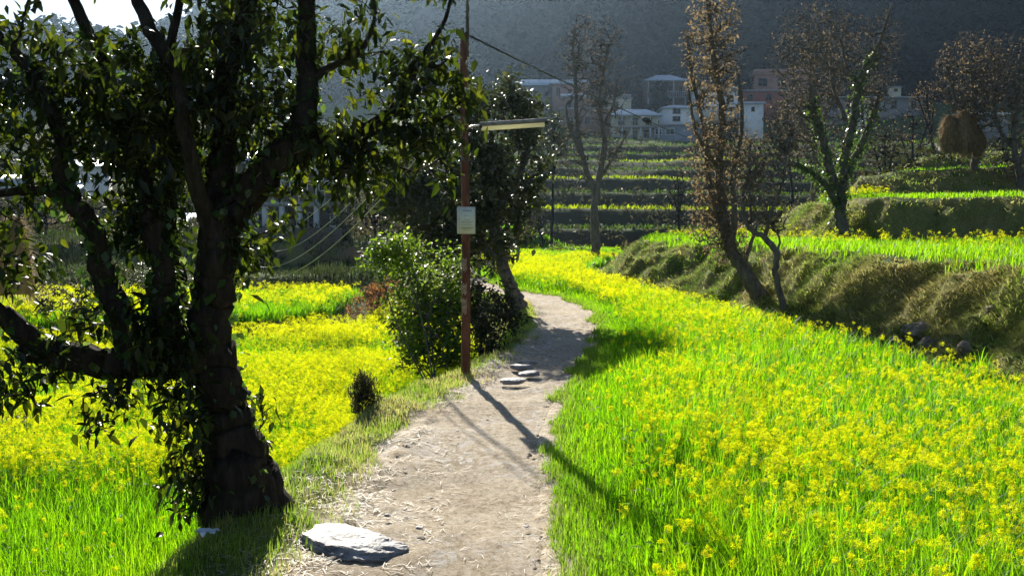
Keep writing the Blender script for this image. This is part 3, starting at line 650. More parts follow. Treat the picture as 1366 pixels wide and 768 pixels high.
# --- big foreground tree
def foreground_tree():
    b = ground_at(345, 678); root = empty('broadleaf_tree', b)
    tag(root, 'dark ivy-clad tree with spreading crooked limbs, leaning beside the path in the left foreground', 'tree')
    D = b[1]; T = Tree(11)
    T.limb([(336, 740, D, .29), (332, 690, D, .235), (326, 652, D, .20), (314, 610, D, .17), (299, 550, D, .138), (286, 490, D, .122), (282, 430, D, .11), (286, 370, D, .105), (292, 320, D, .11), (300, 285, D, .105)])
    T.limb([(300, 300, D, .10), (322, 268, D + .05, .095), (350, 236, D, .085), (378, 205, D - .05, .08), (400, 180, D, .078), (408, 130, D, .06), (407, 70, D + .1, .052), (409, 0, D + .1, .045), (404, -80, D, .03)])
    T.limb([(296, 300, D, .10), (292, 240, D + .1, .085), (300, 170, D + .15, .07), (300, 100, D + .1, .06), (322, 40, D + .2, .05), (345, -60, D + .2, .03)])
    T.limb([(290, 330, D, .06), (262, 250, D - .2, .045), (248, 180, D - .3, .04), (232, 100, D - .3, .034), (200, 40, D - .3, .035), (172, -30, D - .2, .025)])
    # low limb reaching left, and the uprights on it
    T.limb([(288, 470, D, .12), (250, 478, D - .1, .10), (205, 482, D - .2, .085), (150, 485, D - .3, .08), (100, 478, D - .35, .075), (55, 468, D - .4, .065), (15, 430, D - .5, .055), (-40, 390, D - .6, .04)], .01)
    T.limb([(225, 478, D - .15, .075), (215, 420, D - .2, .065), (220, 370, D - .2, .055), (205, 315, D - .2, .05), (190, 240, D - .1, .045), (165, 150, D, .04), (130, 70, D, .034), (98, 0, D, .03), (80, -60, D, .02)])
    T.limb([(175, 482, D - .25, .07), (165, 430, D - .3, .065), (140, 370, D - .3, .06), (130, 320, D - .35, .055), (100, 272, D - .4, .05), (82, 235, D - .4, .045), (80, 180, D - .4, .04), (58, 125, D - .4, .036), (30, 80, D - .4, .03), (-10, 40, D - .4, .02)])
    T.limb([(100, 268, D - .4, .03), (60, 254, D - .4, .026), (22, 255, D - .4, .022), (-20, 262, D - .4, .018)])
    T.limb([(240, 470, D - .1, .06), (228, 420, D + .1, .055), (238, 360, D + .2, .05), (225, 300, D + .3, .045), (235, 200, D + .3, .04), (225, 90, D + .3, .03), (240, 0, D + .3, .022)])
    T.limb([(398, 184, D, .06), (430, 186, D, .045), (470, 178, D + .05, .038), (510, 158, D + .1, .03), (540, 125, D + .1, .022), (560, 80, D + .1, .017), (590, 35, D + .1, .012), (604, -10, D + .1, .008)], .006)
    T.limb([(470, 178, D + .05, .02), (520, 175, D, .016), (570, 165, D, .012), (612, 150, D, .007)], .006)
    T.limb([(556, 84, D + .1, .010), (585, 88, D + .1, .008), (610, 62, D + .1, .006)], .004)
    T.limb([(408, 110, D, .03), (440, 90, D + .1, .022), (480, 70, D + .1, .016), (500, 20, D + .1, .012), (492, -20, D + .1, .01)], .006)
    c = T.cloud
    A = [c(40, 80, D - .3, 90, 80, .7, 66), c(60, -110, D - .2, 140, 80, .9, 90), c(260, -110, D, 130, 90, .9, 110), c(440, -100, D, 110, 70, .8, 80), c(590, -60, D, 60, 50, .5, 26), c(20, 200, D - .3, 60, 110, .6, 60), c(215, 110, D, 80, 65, .7, 115), c(200, 190, D, 80, 75, .7, 130), c(120, 170, D - .2, 70, 60, .6, 62),
         c(330, 60, D + .1, 90, 90, .6, 120), c(330, 160, D + .1, 80, 60, .5, 75), c(185, 290, D, 55, 60, .5, 60), c(440, 190, D, 60, 40, .4, 60), c(470, 60, D + .1, 60, 70, .4, 34),
         c(560, 110, D + .1, 60, 70, .35, 55), c(560, 185, D, 60, 45, .3, 36), c(390, 260, D, 40, 45, .3, 12), c(465, 240, D, 45, 30, .3, 12), c(480, 215, D, 60, 25, .3, 26),
         c(30, 500, D - .5, 50, 42, .4, 26), c(12, 350, D - .5, 30, 80, .4, 22), c(110, 430, D - .4, 60, 36, .4, 18), c(160, 525, D - .3, 45, 40, .3, 16), c(215, 420, D - .2, 40, 60, .4, 30), c(120, 560, D - .4, 10, 25, .1, 3),
         c(250, 540, D - .1, 60, 60, .35, 46), c(255, 630, D - .1, 32, 62, .25, 36), c(335, 330, D, 26, 40, .25, 14), c(215, 470, D - .3, 50, 34, .4, 24), c(350, 550, D, 12, 25, .15, 5), c(600, 260, D, 15, 15, .1, 2), c(618, 120, D + .1, 12, 30, .2, 8)]
    T.grow(np.concatenate(A), r0=.0032, maxr=.03, step=.10, jit=.03)
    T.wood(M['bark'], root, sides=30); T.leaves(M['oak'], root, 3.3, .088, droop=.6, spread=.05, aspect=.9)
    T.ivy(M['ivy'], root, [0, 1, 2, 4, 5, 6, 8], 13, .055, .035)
foreground_tree()

def olive_tree():
    b = ground_at(688, 412); root = empty('broadleaf_tree', b); D = b[1]
    tag(root, 'round grey-green tree with a bent trunk on the path bank behind the pole', 'tree')
    T = Tree(21)
    T.limb([(696, 425, D, .22), (688, 400, D, .16), (676, 372, D, .13), (668, 345, D, .12), (660, 305, D, .11), (650, 260, D, .10), (645, 200, D, .07), (650, 150, D, .04)])
    T.limb([(660, 310, D, .08), (630, 260, D - .2, .07), (600, 220, D - .3, .06), (575, 190, D - .3, .04)])
    T.limb([(656, 290, D, .08), (690, 240, D + .2, .06), (705, 190, D + .3, .045), (700, 150, D + .2, .03)])
    T.limb([(668, 345, D, .08), (620, 320, D - .3, .06), (570, 300, D - .5, .05), (530, 270, D - .5, .03)])
    T.limb([(668, 352, D, .045), (690, 315, D + .3, .03), (712, 300, D + .4, .024), (722, 270, D + .4, .018)], .008)
    c = T.cloud
    T.grow(np.concatenate([c(650, 165, D, 78, 62, 1.3, 170, .5), c(685, 225, D + .1, 50, 62, 1.1, 100, .4), c(600, 240, D - .3, 85, 75, 1.3, 190, .4), c(560, 270, D - .4, 55, 50, 1.0, 80, .4), c(640, 300, D, 70, 55, 1.0, 110, .3), c(672, 130, D, 18, 30, .4, 20), c(590, 330, D - .3, 60, 30, .8, 50), c(535, 235, D - .4, 42, 50, .9, 80)]), r0=.007, maxr=.06, step=.22)
    T.wood(M['greybark'], root); T.leaves(M['olive'], root, 7.5, .13, droop=.3, spread=.10, aspect=1.3)
olive_tree()

# --- bare and half-bare trees
def bare(seed, px, py, label, limbs, clouds, leaf=None, per=1.0, size=.07, r0=.006, name='bare_tree', group=None, bark='greybark', droop=.3, spread=.05, dover=None, ivy=None, maxr=.07, aspect=1.0):
    b = ground_at(px, py) if dover is None else np.array([*at(px, py, dover)[:2], 0.0])
    if dover is not None: b[2] = hz(b[0], b[1])
    D = b[1]; root = empty(name, b); tag(root, label, 'tree', group); T = Tree(seed); k = D / FPX
    for L in limbs: T.limb([(x, y, D + dz, r * k * .74) for x, y, dz, r in L], wob=.04)
    T.grow(np.concatenate([T.cloud(cx, cy, D + dz, rx, ry, rd * k, int(n * (2.9 if D < 55 else 1.6))) for cx, cy, dz, rx, ry, rd, n in clouds]), r0=r0 * 1.15, up=.02, maxr=maxr, step=max(.2, D * .012), jit=.05)
    T.wood(M[bark], root, rmin=0)
    if leaf: T.leaves(M[leaf], root, per * (.6 if leaf == 'tan' else 1), size, droop=droop, spread=spread, aspect=aspect)
    if ivy: T.ivy(M['ivy'], root, *ivy)
    return T, root, D
bare(31, 1010, 395, 'tall narrow brown tree with an orange-tinged crown, its bent trunk leaving the grassy bank', 
     [[(1030, 418, 0, 16), (1012, 390, 0, 15), (992, 360, 0, 13), (972, 325, .1, 11), (963, 280, .2, 8), (960, 220, .2, 7), (964, 150, .2, 6), (952, 80, .2, 5), (945, 10, .2, 3.5), (942, -40, .2, 2)],
      [(975, 330, .1, 7), (980, 280, -.1, 5.5), (978, 230, 0, 4.5), (990, 170, 0, 3.5), (985, 100, 0, 3)], [(964, 300, .2, 6), (945, 240, .3, 5), (940, 180, .3, 4), (925, 110, .3, 3), (915, 40, .2, 2)],
      [(962, 230, .2, 4), (930, 180, .1, 3), (918, 120, 0, 2)], [(985, 365, 0, 5), (1000, 330, -.2, 3.5), (1010, 300, -.2, 2.5)]],
     [(950, 60, .2, 42, 90, 45, 230), (955, 200, .1, 42, 110, 45, 330), (945, 290, .1, 28, 50, 30, 90), (975, 320, 0, 30, 40, 25, 60)], 'tan', 1.7, .075, r0=.0045)
bare(32, 1043, 414, 'thin crooked bare tree with dark forked stem at the bank foot',
     [[(1047, 425, 0, 7), (1043, 400, 0, 6), (1034, 365, 0, 5.5), (1036, 338, 0, 6), (1018, 315, .2, 5), (1000, 305, .2, 4), (990, 270, .2, 3), (1000, 230, .2, 2.5)], [(1020, 317, .2, 4), (1030, 280, 0, 3), (1045, 240, 0, 2.5), (1050, 190, 0, 2)], [(1034, 345, 0, 3), (1040, 320, .1, 2), (1030, 300, .1, 1.5)]],
     [(1010, 240, .2, 38, 60, 35, 200), (1045, 190, .2, 30, 45, 30, 120), (1030, 290, .2, 30, 22, 25, 60)], 'tan', .7, .05, r0=.0045)
bare(33, 1124, 322, 'forked tree with glossy ivy on its limbs, one bare limb slanting right',
     [[(1128, 334, 0, 15), (1123, 310, 0, 12), (1120, 275, 0, 10), (1124, 240, 0, 8.5), (1128, 200, 0, 7.5), (1138, 165, 0, 6.5), (1144, 120, 0, 5.5), (1152, 95, 0, 4.5), (1172, 60, 0, 3.2), (1190, 5, 0, 1.8)],
      [(1120, 262, 0, 8), (1105, 225, -.2, 7.5), (1098, 190, -.3, 7), (1085, 150, -.4, 6), (1082, 115, -.4, 4)], [(1124, 235, 0, 6), (1145, 200, .4, 6), (1160, 165, .5, 5), (1172, 130, .5, 4)],
      [(1118, 275, 0, 6), (1100, 245, -.5, 5), (1075, 225, -.6, 3.5), (1055, 215, -.6, 2)], [(1146, 115, 0, 4), (1130, 90, .3, 3), (1120, 50, .3, 2)], [(1128, 160, 0, 4), (1110, 110, .5, 3), (1108, 40, .5, 2)]],
     [(1110, 90, .3, 62, 80, 60, 330), (1172, 70, .1, 36, 60, 30, 200), (1160, 140, .4, 34, 45, 30, 130), (1070, 140, -.3, 36, 55, 30, 140), (1100, 200, 0, 45, 50, 30, 110)], 'tan', .5, .05, r0=.005,
     ivy=([0, 1, 2, 3], 52, .08, .11), maxr=.05)
bare(34, 795, 352, 'tall bare grey tree with forking upright branches in front of the terraces', 
     [[(794, 362, 0, 10), (795, 335, 0, 8.5), (793, 290, 0, 7), (798, 240, 0, 5.5), (806, 190, 0, 4.5), (800, 140, 0, 3.5), (806, 90, 0, 2.4), (815, 55, 0, 1.4)], [(794, 260, 0, 5.5), (780, 220, .3, 4.6), (770, 170, .4, 4), (768, 110, .4, 3), (764, 60, .4, 2.2), (770, 20, .4, 1.2)],
      [(798, 240, 0, 4), (815, 215, 0, 3), (830, 190, 0, 2), (838, 175, 0, 1.5)], [(778, 212, .3, 3.5), (760, 170, .5, 3), (755, 140, .5, 2)], [(803, 170, 0, 3), (818, 140, 0, 2.5), (822, 105, 0, 2)]],
     [(775, 80, .3, 34, 60, 40, 160), (800, 130, .2, 38, 60, 45, 200), (815, 200, 0, 26, 36, 30, 90), (765, 200, .3, 28, 50, 30, 110), (795, 60, .2, 45, 45, 40, 110)], 'tan', .5, .07, r0=.0095, bark='greybark')
bare(35, 1300, 226, 'broad bare brown tree that carries a hay bundle on its trunk, right background',
     [[(1300, 234, 0, 7), (1300, 205, 0, 6), (1299, 170, 0, 5), (1300, 130, 0, 4.5), (1296, 90, 0, 3)], [(1299, 175, 0, 4), (1275, 135, .3, 3), (1262, 90, .3, 2)], [(1300, 150, 0, 4), (1325, 110, .3, 3), (1335, 70, .3, 2)]],
     [(1298, 95, .2, 50, 55, 60, 420), (1300, 150, .2, 40, 35, 50, 130)], 'tan', .7, .09, r0=.008)
bare(36, 1362, 250, 'drooping bare tree cut by the right edge of the picture',
     [[(1362, 262, 0, 7), (1360, 230, 0, 6), (1352, 190, 0, 5), (1358, 130, 0, 4), (1362, 70, 0, 3)], [(1354, 200, 0, 4), (1332, 170, .3, 3), (1325, 120, .3, 2)], [(1360, 220, 0, 3), (1380, 150, .3, 3), (1390, 80, .3, 2)]],
     [(1350, 130, .2, 45, 85, 60, 460), (1345, 215, .2, 28, 28, 40, 90)], 'tan', .5, .08, r0=.007)
bare(37, 1090, 268, 'wide hazy bare tree standing behind the ivy-clad fork', 
     [[(1085, 280, 0, 5), (1085, 230, 0, 4), (1090, 160, 0, 3.5), (1085, 90, 0, 2.5)], [(1086, 200, 0, 3), (1060, 130, .5, 2.5), (1060, 70, .5, 2)], [(1088, 180, 0, 3), (1120, 110, .5, 2.5), (1130, 50, .5, 2)]],
     [(1085, 70, .3, 58, 75, 90, 420), (1070, 170, .2, 48, 60, 80, 220)], 'tan', .5, .10, r0=.010, dover=44)
HZ = [(41, 735, 205, 'green-tipped thicket tree just right of the lamp, below the long roof', 60, [(740, 180, 28, 32)], 'olive', 2.2, .22),
      (42, 905, 308, 'slender bare sapling among the dark terraces', 60, [(905, 262, 14, 42)], None, 0, .1),
      (43, 1055, 235, 'brown scrubby tree right of the white tower house', 75, [(1050, 165, 34, 45)], 'tan', 1.2, .16),
      (44, 1000, 230, 'tawny bushy tree under the white tower house', 62, [(1000, 205, 30, 32)], 'tan', 1.3, .15),
      (45, 1215, 225, 'bare violet-brown tree left of the hay bundle', 70, [(1218, 175, 38, 42)], 'tan', .6, .14),
      (46, 1182, 235, 'dark low tree between the ivy-clad fork and the hay bundle', 58, [(1180, 200, 28, 32)], 'scrub', 1.6, .16),
      (47, 838, 130, 'reddish bare tree behind the blue-roofed balcony house', 170, [(838, 108, 24, 22)], 'rust', 1.0, .3),
      (48, 1045, 110, 'bare tree rising behind the pink flat-roofed house', 185, [(1050, 85, 30, 30)], 'tan', .8, .35),
      (49, 722, 335, 'leafless bush tree at the end of the mustard field', 60, [(715, 290, 24, 40)], 'scrub', .8, .12),
      (50, 878, 140, 'dark green tree in front of the highest house', 172, [(880, 128, 13, 22)], 'conifer', 6, .5),
      (51, 700, 185, 'dark leafy tree below the long pale-roofed building', 120, [(705, 165, 28, 25)], 'scrub', 2.5, .3),
      (52, 1150, 175, 'bare tree in front of the long grey building', 120, [(1150, 130, 35, 40)], 'tan', .5, .25),
      (53, 1250, 200, 'pale brown twiggy tree just above the hay bundle', 80, [(1235, 130, 22, 26)], 'tan', .8, .16),
      (54, 500, 300, 'grey leafless tree between the verandah house and the round grey-green tree', 36, [(500, 270, 35, 65)], 'tan', .35, .07),
      (55, 60, 320, 'leafless thicket tree before the red-walled house at far left', 42, [(60, 270, 60, 60)], 'tan', .35, .07),
      (56, 225, 320, 'bare tree seen between the forked limbs on the left', 46, [(225, 260, 50, 60)], 'scrub', .9, .1),
      (57, 395, 240, 'dark bushy tree over the verandah house roof', 62, [(390, 200, 60, 55)], 'scrub', 4, .2),
      (58, 960, 250, 'grey thin bare tree behind the tall narrow brown tree', 70, [(975, 200, 30, 60)], None, 0, .1)]
for sd_, px, py, lab, d, cl, leaf, per, size in HZ:
    cx, cy_, rx, ry = cl[0]; b = at(px, py, d); zg = hz(b[0], b[1])
    pyg = 384 + FPX * math.tan(math.atan2(CAMH - zg, d) - PITCH)     # photo row where its foot stands
    n = 190 if d < 100 else 110
    bare(sd_, px, pyg, lab, [[(px, pyg + 4, 0, 3.0), (px + 2, (pyg * 2 + cy_) / 3, 0, 2.6), ((px + cx) / 2, (pyg + 2 * cy_) / 3, 0, 2.2), (cx, cy_ - ry * .4, 0, 1.4)], [((px + cx) / 2, (pyg + 2 * cy_) / 3, 0, 1.8), (cx - rx * .5, cy_, .3, 1.2)], [((px + cx) / 2, (pyg + 2 * cy_) / 3, 0, 1.8), (cx + rx * .5, cy_ - ry * .2, .3, 1.2)]],
         [(cx, cy_, 0, rx, ry, (rx + ry) / 2, n)], leaf, per, size, r0=d * .00018, name='background_tree', group='trees around the village and terraces', dover=d, bark='bark')

# --- shrubs
def shrub(seed, base, label, clouds, leaf, per, size, cat='shrub', name='shrub', r0=.004, D=None, bark='greybark', droop=.3, spread=.04, aspect=1.0, group=None, n_st=5):
    b = ground_at(*base) if D is None else np.array([*at(base[0], base[1], D)[:2], 0.])
    if D is not None: b[2] = hz(b[0], b[1])
    D = b[1]; root = empty(name, b); tag(root, label, cat, group); T = Tree(seed); k = D / FPX
    for i in range(n_st):
        c = clouds[i % len(clouds)]; e = at(c[0] + T.rs.normal(0, c[3] * .4), c[1] + T.rs.normal(0, c[4] * .3), D + c[2])
        p0 = b + [T.rs.normal(0, .05), T.rs.normal(0, .05), -.05]; md = (p0 + e) / 2 + T.rs.normal(0, .08, 3)
        T.limbw(np.array([[*p0, 3 * r0], [*md, 2.4 * r0], [*e, 1.3 * r0]]), .01)
    T.grow(np.concatenate([T.cloud(cx, cy_, D + dz, rx, ry, rd * k, n) for cx, cy_, dz, rx, ry, rd, n in clouds]), r0=r0, maxr=.03, step=.14)
    T.wood(M[bark], root, name='stems'); T.leaves(M[leaf], root, per, size, name='foliage', droop=droop, spread=spread, aspect=aspect)
    return root
shrub(61, (585, 478), 'bright green layered shrub spreading in the hollow left of the rusty pole',
      [(505, 335, 1.6, 26, 16, 40, 50), (530, 320, 1.6, 24, 14, 40, 40), (560, 470, .8, 40, 20, 50, 70), (600, 470, .8, 25, 22, 40, 40), (540, 345, 1.6, 40, 26, 50, 80), (560, 390, 1.4, 60, 36, 60, 170), (570, 440, 1.2, 42, 42, 60, 120), (515, 345, 1.6, 28, 18, 40, 40), (600, 370, 1.6, 40, 45, 60, 110), (545, 425, 1.2, 30, 35, 50, 50), (605, 460, 1.0, 25, 35, 40, 60)], 'lime', 3.0, .08, D=12.6, droop=.1, spread=.07, aspect=1.1)
shrub(62, (650, 478), 'dark tangle of undergrowth on the bank just right of the rusty pole',
      [(650, 440, .2, 26, 42, 50, 100), (655, 395, .8, 32, 30, 50, 70), (680, 420, .8, 22, 28, 40, 50)], 'scrub', 4.5, .075, D=13.6)
shrub(75, (600, 470), 'dark leafy undergrowth behind the bright green layered shrub', [(600, 410, 0, 55, 50, 50, 200), (545, 440, 0, 30, 30, 40, 60)], 'olive', 4, .09, D=14.8)
shrub(63, (495, 440), 'rust-red withered bush at the far end of the left mustard field',
      [(495, 405, 0, 38, 26, 50, 120), (512, 385, 0, 34, 16, 40, 60)], 'rust', 2.6, .09, r0=.005)
shrub(164, (492, 556), 'small dark upright bush on the path bank beside the yellow flowers',
      [(485, 530, 0, 22, 30, 24, 110), (484, 515, 0, 12, 22, 14, 40)], 'scrub', 5, .045, r0=.0025, droop=-1.1, spread=.02, aspect=.5, D=8.9)
shrub(65, (25, 600), 'dusky low bush at the left picture edge beyond the wheat', [(10, 575, 0, 34, 26, 40, 90)], 'scrub', 4, .06, r0=.003)
shrub(66, (110, 430), 'olive scrub behind the low dark limb at left', [(100, 400, 0, 60, 30, 50, 120), (150, 370, 0, 40, 30, 40, 60)], 'scrub', 3, .09, r0=.005, D=21)
shrub(67, (215, 420), 'leafy green scrub between the limbs, in front of the far-left houses', [(200, 380, 0, 60, 40, 60, 130)], 'olive', 2.5, .10, r0=.006, D=26)
shrub(68, (45, 425), 'yellow-brown bush under the hanging hay at far left', [(40, 400, 0, 35, 30, 40, 80)], 'tan', 2.5, .08, r0=.005, D=23)
shrub(69, (425, 395), 'dark bramble bush on the terrace edge below the verandah house', [(425, 385, 0, 42, 16, 50, 110)], 'scrub', 3.5, .10, r0=.006, D=34)
for i, (px, d, ry_, rx_, lf, lab) in enumerate([(165, 44, 16, 34, 'scrub', 'dark shrub left of the grey outbuilding, beyond the upper field'), (245, 40, 18, 30, 'olive', 'grey-green shrub before the grey outbuilding'), (300, 37, 16, 28, 'scrub', 'dark shrub before the left corner of the verandah house'),
    (352, 38, 12, 30, 'scrub', 'low dark shrub at the left end of the stone retaining wall'), (425, 40, 22, 22, 'tan', 'brown twiggy shrub by the outside stair of the verandah house'), (455, 42, 34, 22, 'scrub', 'tall dark shrub at the right corner of the verandah house'),
    (520, 44, 30, 26, 'scrub', 'dark shrub behind the white slatted gate'), (90, 46, 22, 40, 'tan', 'brown thicket before the white house at far left')]):
    zb_ = hz(*at(px, 340, d)[:2]); yb_ = 384 + FPX * math.tan(math.atan2(CAMH - zb_, d) - PITCH)
    shrub(80 + i, (px, yb_), lab, [(px, yb_ - ry_, 0, rx_, ry_, 40, 120)], lf, 4 if lf != 'tan' else 1.5, .13, r0=.008, D=d)
shrub(70, (1000, 425), 'dry grass-like bush clinging round the bent trunk on the bank', [(1005, 395, 0, 24, 20, 20, 60), (975, 300, 0, 30, 14, 20, 40)], 'tan', 1.5, .05, r0=.003, D=20.5)
shrub(71, (860, 150), 'green bush beside the upper brown house', [(848, 148, 0, 20, 16, 30, 60)], 'conifer', 5, .5, r0=.02, D=168)
shrub(72, (1160, 245), 'brown bramble on the upper terrace edge right of the ivy tree', [(1165, 250, 0, 25, 12, 30, 70)], 'scrub', 3, .12, r0=.006, D=34)
shrub(73, (730, 350), 'low hedge-like shrub beyond the far bend of the path', [(760, 332, 0, 40, 8, 30, 100)], 'lime', 2.5, .14, r0=.006, D=54)
shrub(74, (640, 350), 'dense dark shrub behind the trunk base of the round grey-green tree', [(640, 345, 0, 50, 28, 60, 160)], 'scrub', 4.5, .12, r0=.008, D=32)

# ------------------------------------------------------------------ rusty pole with lamp and notice
M['rustpole'] = solid('rusty_steel', [(.07, .022, .014), (.13, .04, .022), (.20, .085, .05)], 9, 0.7, 0.4, .004, (1, 1, .5), spec=0.3)
M['white'] = solid('painted_white', [(.62, .61, .56), (.78, .77, .72)], 8, .5, .1, .002)
M['cream'] = solid('yellowed_plastic', [(.55, .52, .38), (.72, .68, .52)], 8, .4, .1, .002)
M['dark'] = solid('dark_fitting', [(.02, .02, .02), (.05, .05, .05)], 20, .6, .2, .003)
M['paper'] = solid('paper_notice', [(.74, .72, .60), (.84, .82, .72)], 12, .8, .1, .002)
M['ink'] = solid('printed_ink', [(.16, .16, .13), (.24, .24, .2)], 40, .8, 0, .001)
M['wire'] = solid('aluminium_wire', [(.35, .35, .36), (.5, .5, .5)], 20, .35, .1, .001, metal=.7, spec=.5)
M['darkwire'] = solid('dark_cable', [(.03, .03, .035), (.06, .06, .06)], 20, .5, .1, .001)
pb = ground_at(621, 497); PX, PY = pb[0], pb[1]
pole = empty('utility_pole', pb)
tag(pole, 'thin rusty steel utility pole on the path edge carrying a tube lamp', 'pole')
def zat(py, d): return float(at(683, py, d)[2])
a = Acc(); ztop = zat(45, PY)
zz = np.linspace(pb[2] - .2, ztop, 30); a.tube(np.stack([PX + .010 * np.sin(zz * 1.3), np.full(30, PY), zz], 1), np.interp(zz, [0, 1.9, ztop], [.052, .045, .040]), 14); a.build('shaft', M['rustpole'], pole, smooth=True)
a = Acc(); a.tube([(PX + .035, PY, ztop - .25), (PX + .03, PY, ztop + .9)], .018, 8); a.tube([(PX - .03, PY, ztop - .05), (PX - .03, PY, ztop + .06)], .022, 8); a.build('top_pipe', M['greybark'], pole, smooth=True)
a = Acc()
M['peeled'] = solid('peeled_paint', [(.16, .06, .035), (.30, .20, .14), (.42, .36, .28)], 30, .7, .2, .003)
for py0, py1 in ((345, 362), (378, 392), (398, 418)):
    a = Acc()
    z0, z1 = zat(py1, PY), zat(py0, PY); th = np.linspace(-2.4, -1.2, 7); v = []
    for z in (z0, z1):
        for t in th: v.append((PX + .0535 * math.cos(t), PY + .0535 * math.sin(t), z + .015 * math.sin(t * 9)))
    a.add(v, [[i, i + 1, i + 8, i + 7] for i in range(6)])
    a.build('paint_patch', M['peeled'], pole)
a = Acc()                                 # cross arm and insulators for the house wires
for i, py in enumerate((98, 128, 150)):
    z = zat(py, PY); a = Acc(); a.box((PX, PY, z), (.13, .05, .03)); a.tube([(PX - .060, PY, z + .0), (PX - .060, PY, z + .045)], [.014, .018], 8); a.build('insulator_bracket', M['dark'], pole)
a = Acc(); zl = zat(170, PY); a.tube([(PX, PY - .02, zl - .03), (PX + .08, PY - .03, zl + .01), (PX + .16, PY - .03, zl + .015), (PX + .3, PY - .03, zl + .02)], .012, 8); a.build('lamp_arm', M['wire'], pole, smooth=True)
lx0, lx1 = at(640, 168, PY)[0], at(730, 162, PY)[0]
n = 10; xs = np.linspace(lx0, lx1, n); a = Acc()
prof = [(-.045, .0), (-.05, .02), (-.02, .036), (.02, .036), (.05, .02), (.045, .0)]
v = [(x, PY - .03 + p[0], zl + .015 + (x - lx0) * .065 + p[1]) for x in xs for p in prof]; k = len(prof)
a.add(v, [[i * k + j, (i + 1) * k + j, (i + 1) * k + j + 1, i * k + j + 1] for i in range(n - 1) for j in range(k - 1)])
a.add(v[:k], [list(range(k))]); a.add(v[-k:], [list(range(k))[::-1]])
lh = a.build('lamp_housing', M['rock'], pole)
a = Acc(); a.tube([(lx0 + .02, PY - .03, zl - .018), (lx1 - .03, PY - .03, zl - .018 + (lx1 - lx0 - .05) * .065)], .024, 10); lt = a.build('lamp_tube', leafy('tube_glass', [(.8, .78, .62), (.8, .78, .62)], [(.85, .82, .62), (.85, .82, .62)], .6, .2, .5), lh, smooth=True)
a = Acc(); a.box((lx1 - .012, PY - .03, zl + .05), (.03, .06, .04)); a.build('tube_holder', M['dark'], lh); a = Acc(); a.box((lx0 + .012, PY - .03, zl + .012), (.03, .06, .05)); a.build('tube_holder', M['dark'], lh)
# notice
s0 = at(610, 312, PY - .06); s1 = at(634, 276, PY - .06); nw, nh = s1[0] - s0[0], s1[2] - s0[2]; ncx, ncz = (s0[0] + s1[0]) / 2, (s0[2] + s1[2]) / 2
notice = empty('notice_board', (ncx, PY - .06, s0[2])); tag(notice, 'small cream notice fixed to the rusty pole below the lamp', 'sign')
a = Acc(); a.box((ncx, PY - .060, ncz), (nw, .008, nh)); a.box((ncx - nw * .46, PY - .0655, ncz), (nw * .1, .004, nh * .98)); a.build('board', M['white'], notice)
a = Acc(); a.box((ncx + nw * .04, PY - .067, ncz - nh * .01), (nw * .80, .004, nh * .86)); a.build('paper', M['paper'], notice)
a = Acc()
for f, w, h in ((.36, .52, .028), (.17, .3, .014), (.02, .34, .016), (-.06, .56, .018), (-.11, .4, .008), (-.16, .58, .01), (-.27, .66, .018), (-.31, .6, .008), (-.36, .5, .008)):
    x0 = ncx + nw * .03 - w * nw / 2; x = x0; i = 0
    while x < x0 + w * nw:
        l = nw * (.035 + .03 * ((i * 7 + int(f * 100)) % 5) / 4); a.box((x + l / 2, PY - .070, ncz + nh * f), (l, .002, nh * h)); x += l + nw * .012; i += 1
a.build('text_lines', M['ink'], notice)
a = Acc(); a.tube([(PX, PY - .056, s1[2] - .02), (PX + .056, PY, s1[2] - .02), (PX, PY + .056, s1[2] - .02), (PX - .056, PY, s1[2] - .02), (PX, PY - .056, s1[2] - .02)], .004, 5); a.build('fixing_band', M['wire'], notice)
# wires
def wire(p, q, sag, r, m, label, extra=None):
    p, q = np.array(p, float), np.array(q, float); t = np.linspace(0, 1, 60)[:, None]
    P = p + (q - p) * t; P[:, 2] -= (4 * t * (1 - t))[:, 0] * sag
    a = Acc(); a.tube(P, r, 5); o = a.build('overhead_wire', m, smooth=True); tag(o, label, 'wire', 'wires from the rusty pole'); return o, P
for py, ex, ey, ed, sg, lab in ((98, 313, 326, 40, .7, 'uppermost pale wire running left from the pole to the verandah house'), (112, 351, 332, 40, .7, 'second pale wire from the top running left to the verandah house'),
                            (128, 330, 348, 40, .9, 'third pale wire from the top running left to the verandah house'), (150, 334, 361, 39, .9, 'lowest pale wire running left from the pole to the verandah house')):
    wire((PX - .075, PY, zat(py, PY) + .03), at(ex, ey, ed), sg, .0075, M['wire'], lab)
o, P = wire((PX + .03, PY, zat(47, PY)), at(1016, 196, 128), 1.0, .013, M['darkwire'], 'dark cable sloping right from the pole top towards the village')
pp = np.array([[(683 + FPX * q[0] / q[1])] for q in P])[:, 0]; i = int(np.argmin(abs(pp - 857)))
a = Acc(); tdir = (P[i + 1] - P[i - 1]); tdir /= np.linalg.norm(tdir); kk = P[i][1] / FPX
a.tube([P[i] - tdir * 0 + np.array([-6 * kk, 0, 2.4 * kk]), P[i] + np.array([-2 * kk, 0, .8 * kk]), P[i] + np.array([3 * kk, 0, -1.2 * kk]), P[i] + np.array([6 * kk, 0, -2.6 * kk])], [2 * kk, 3.5 * kk, 3.4 * kk, 1.5 * kk], 8); a.build('cable_joint', M['dark'], o)

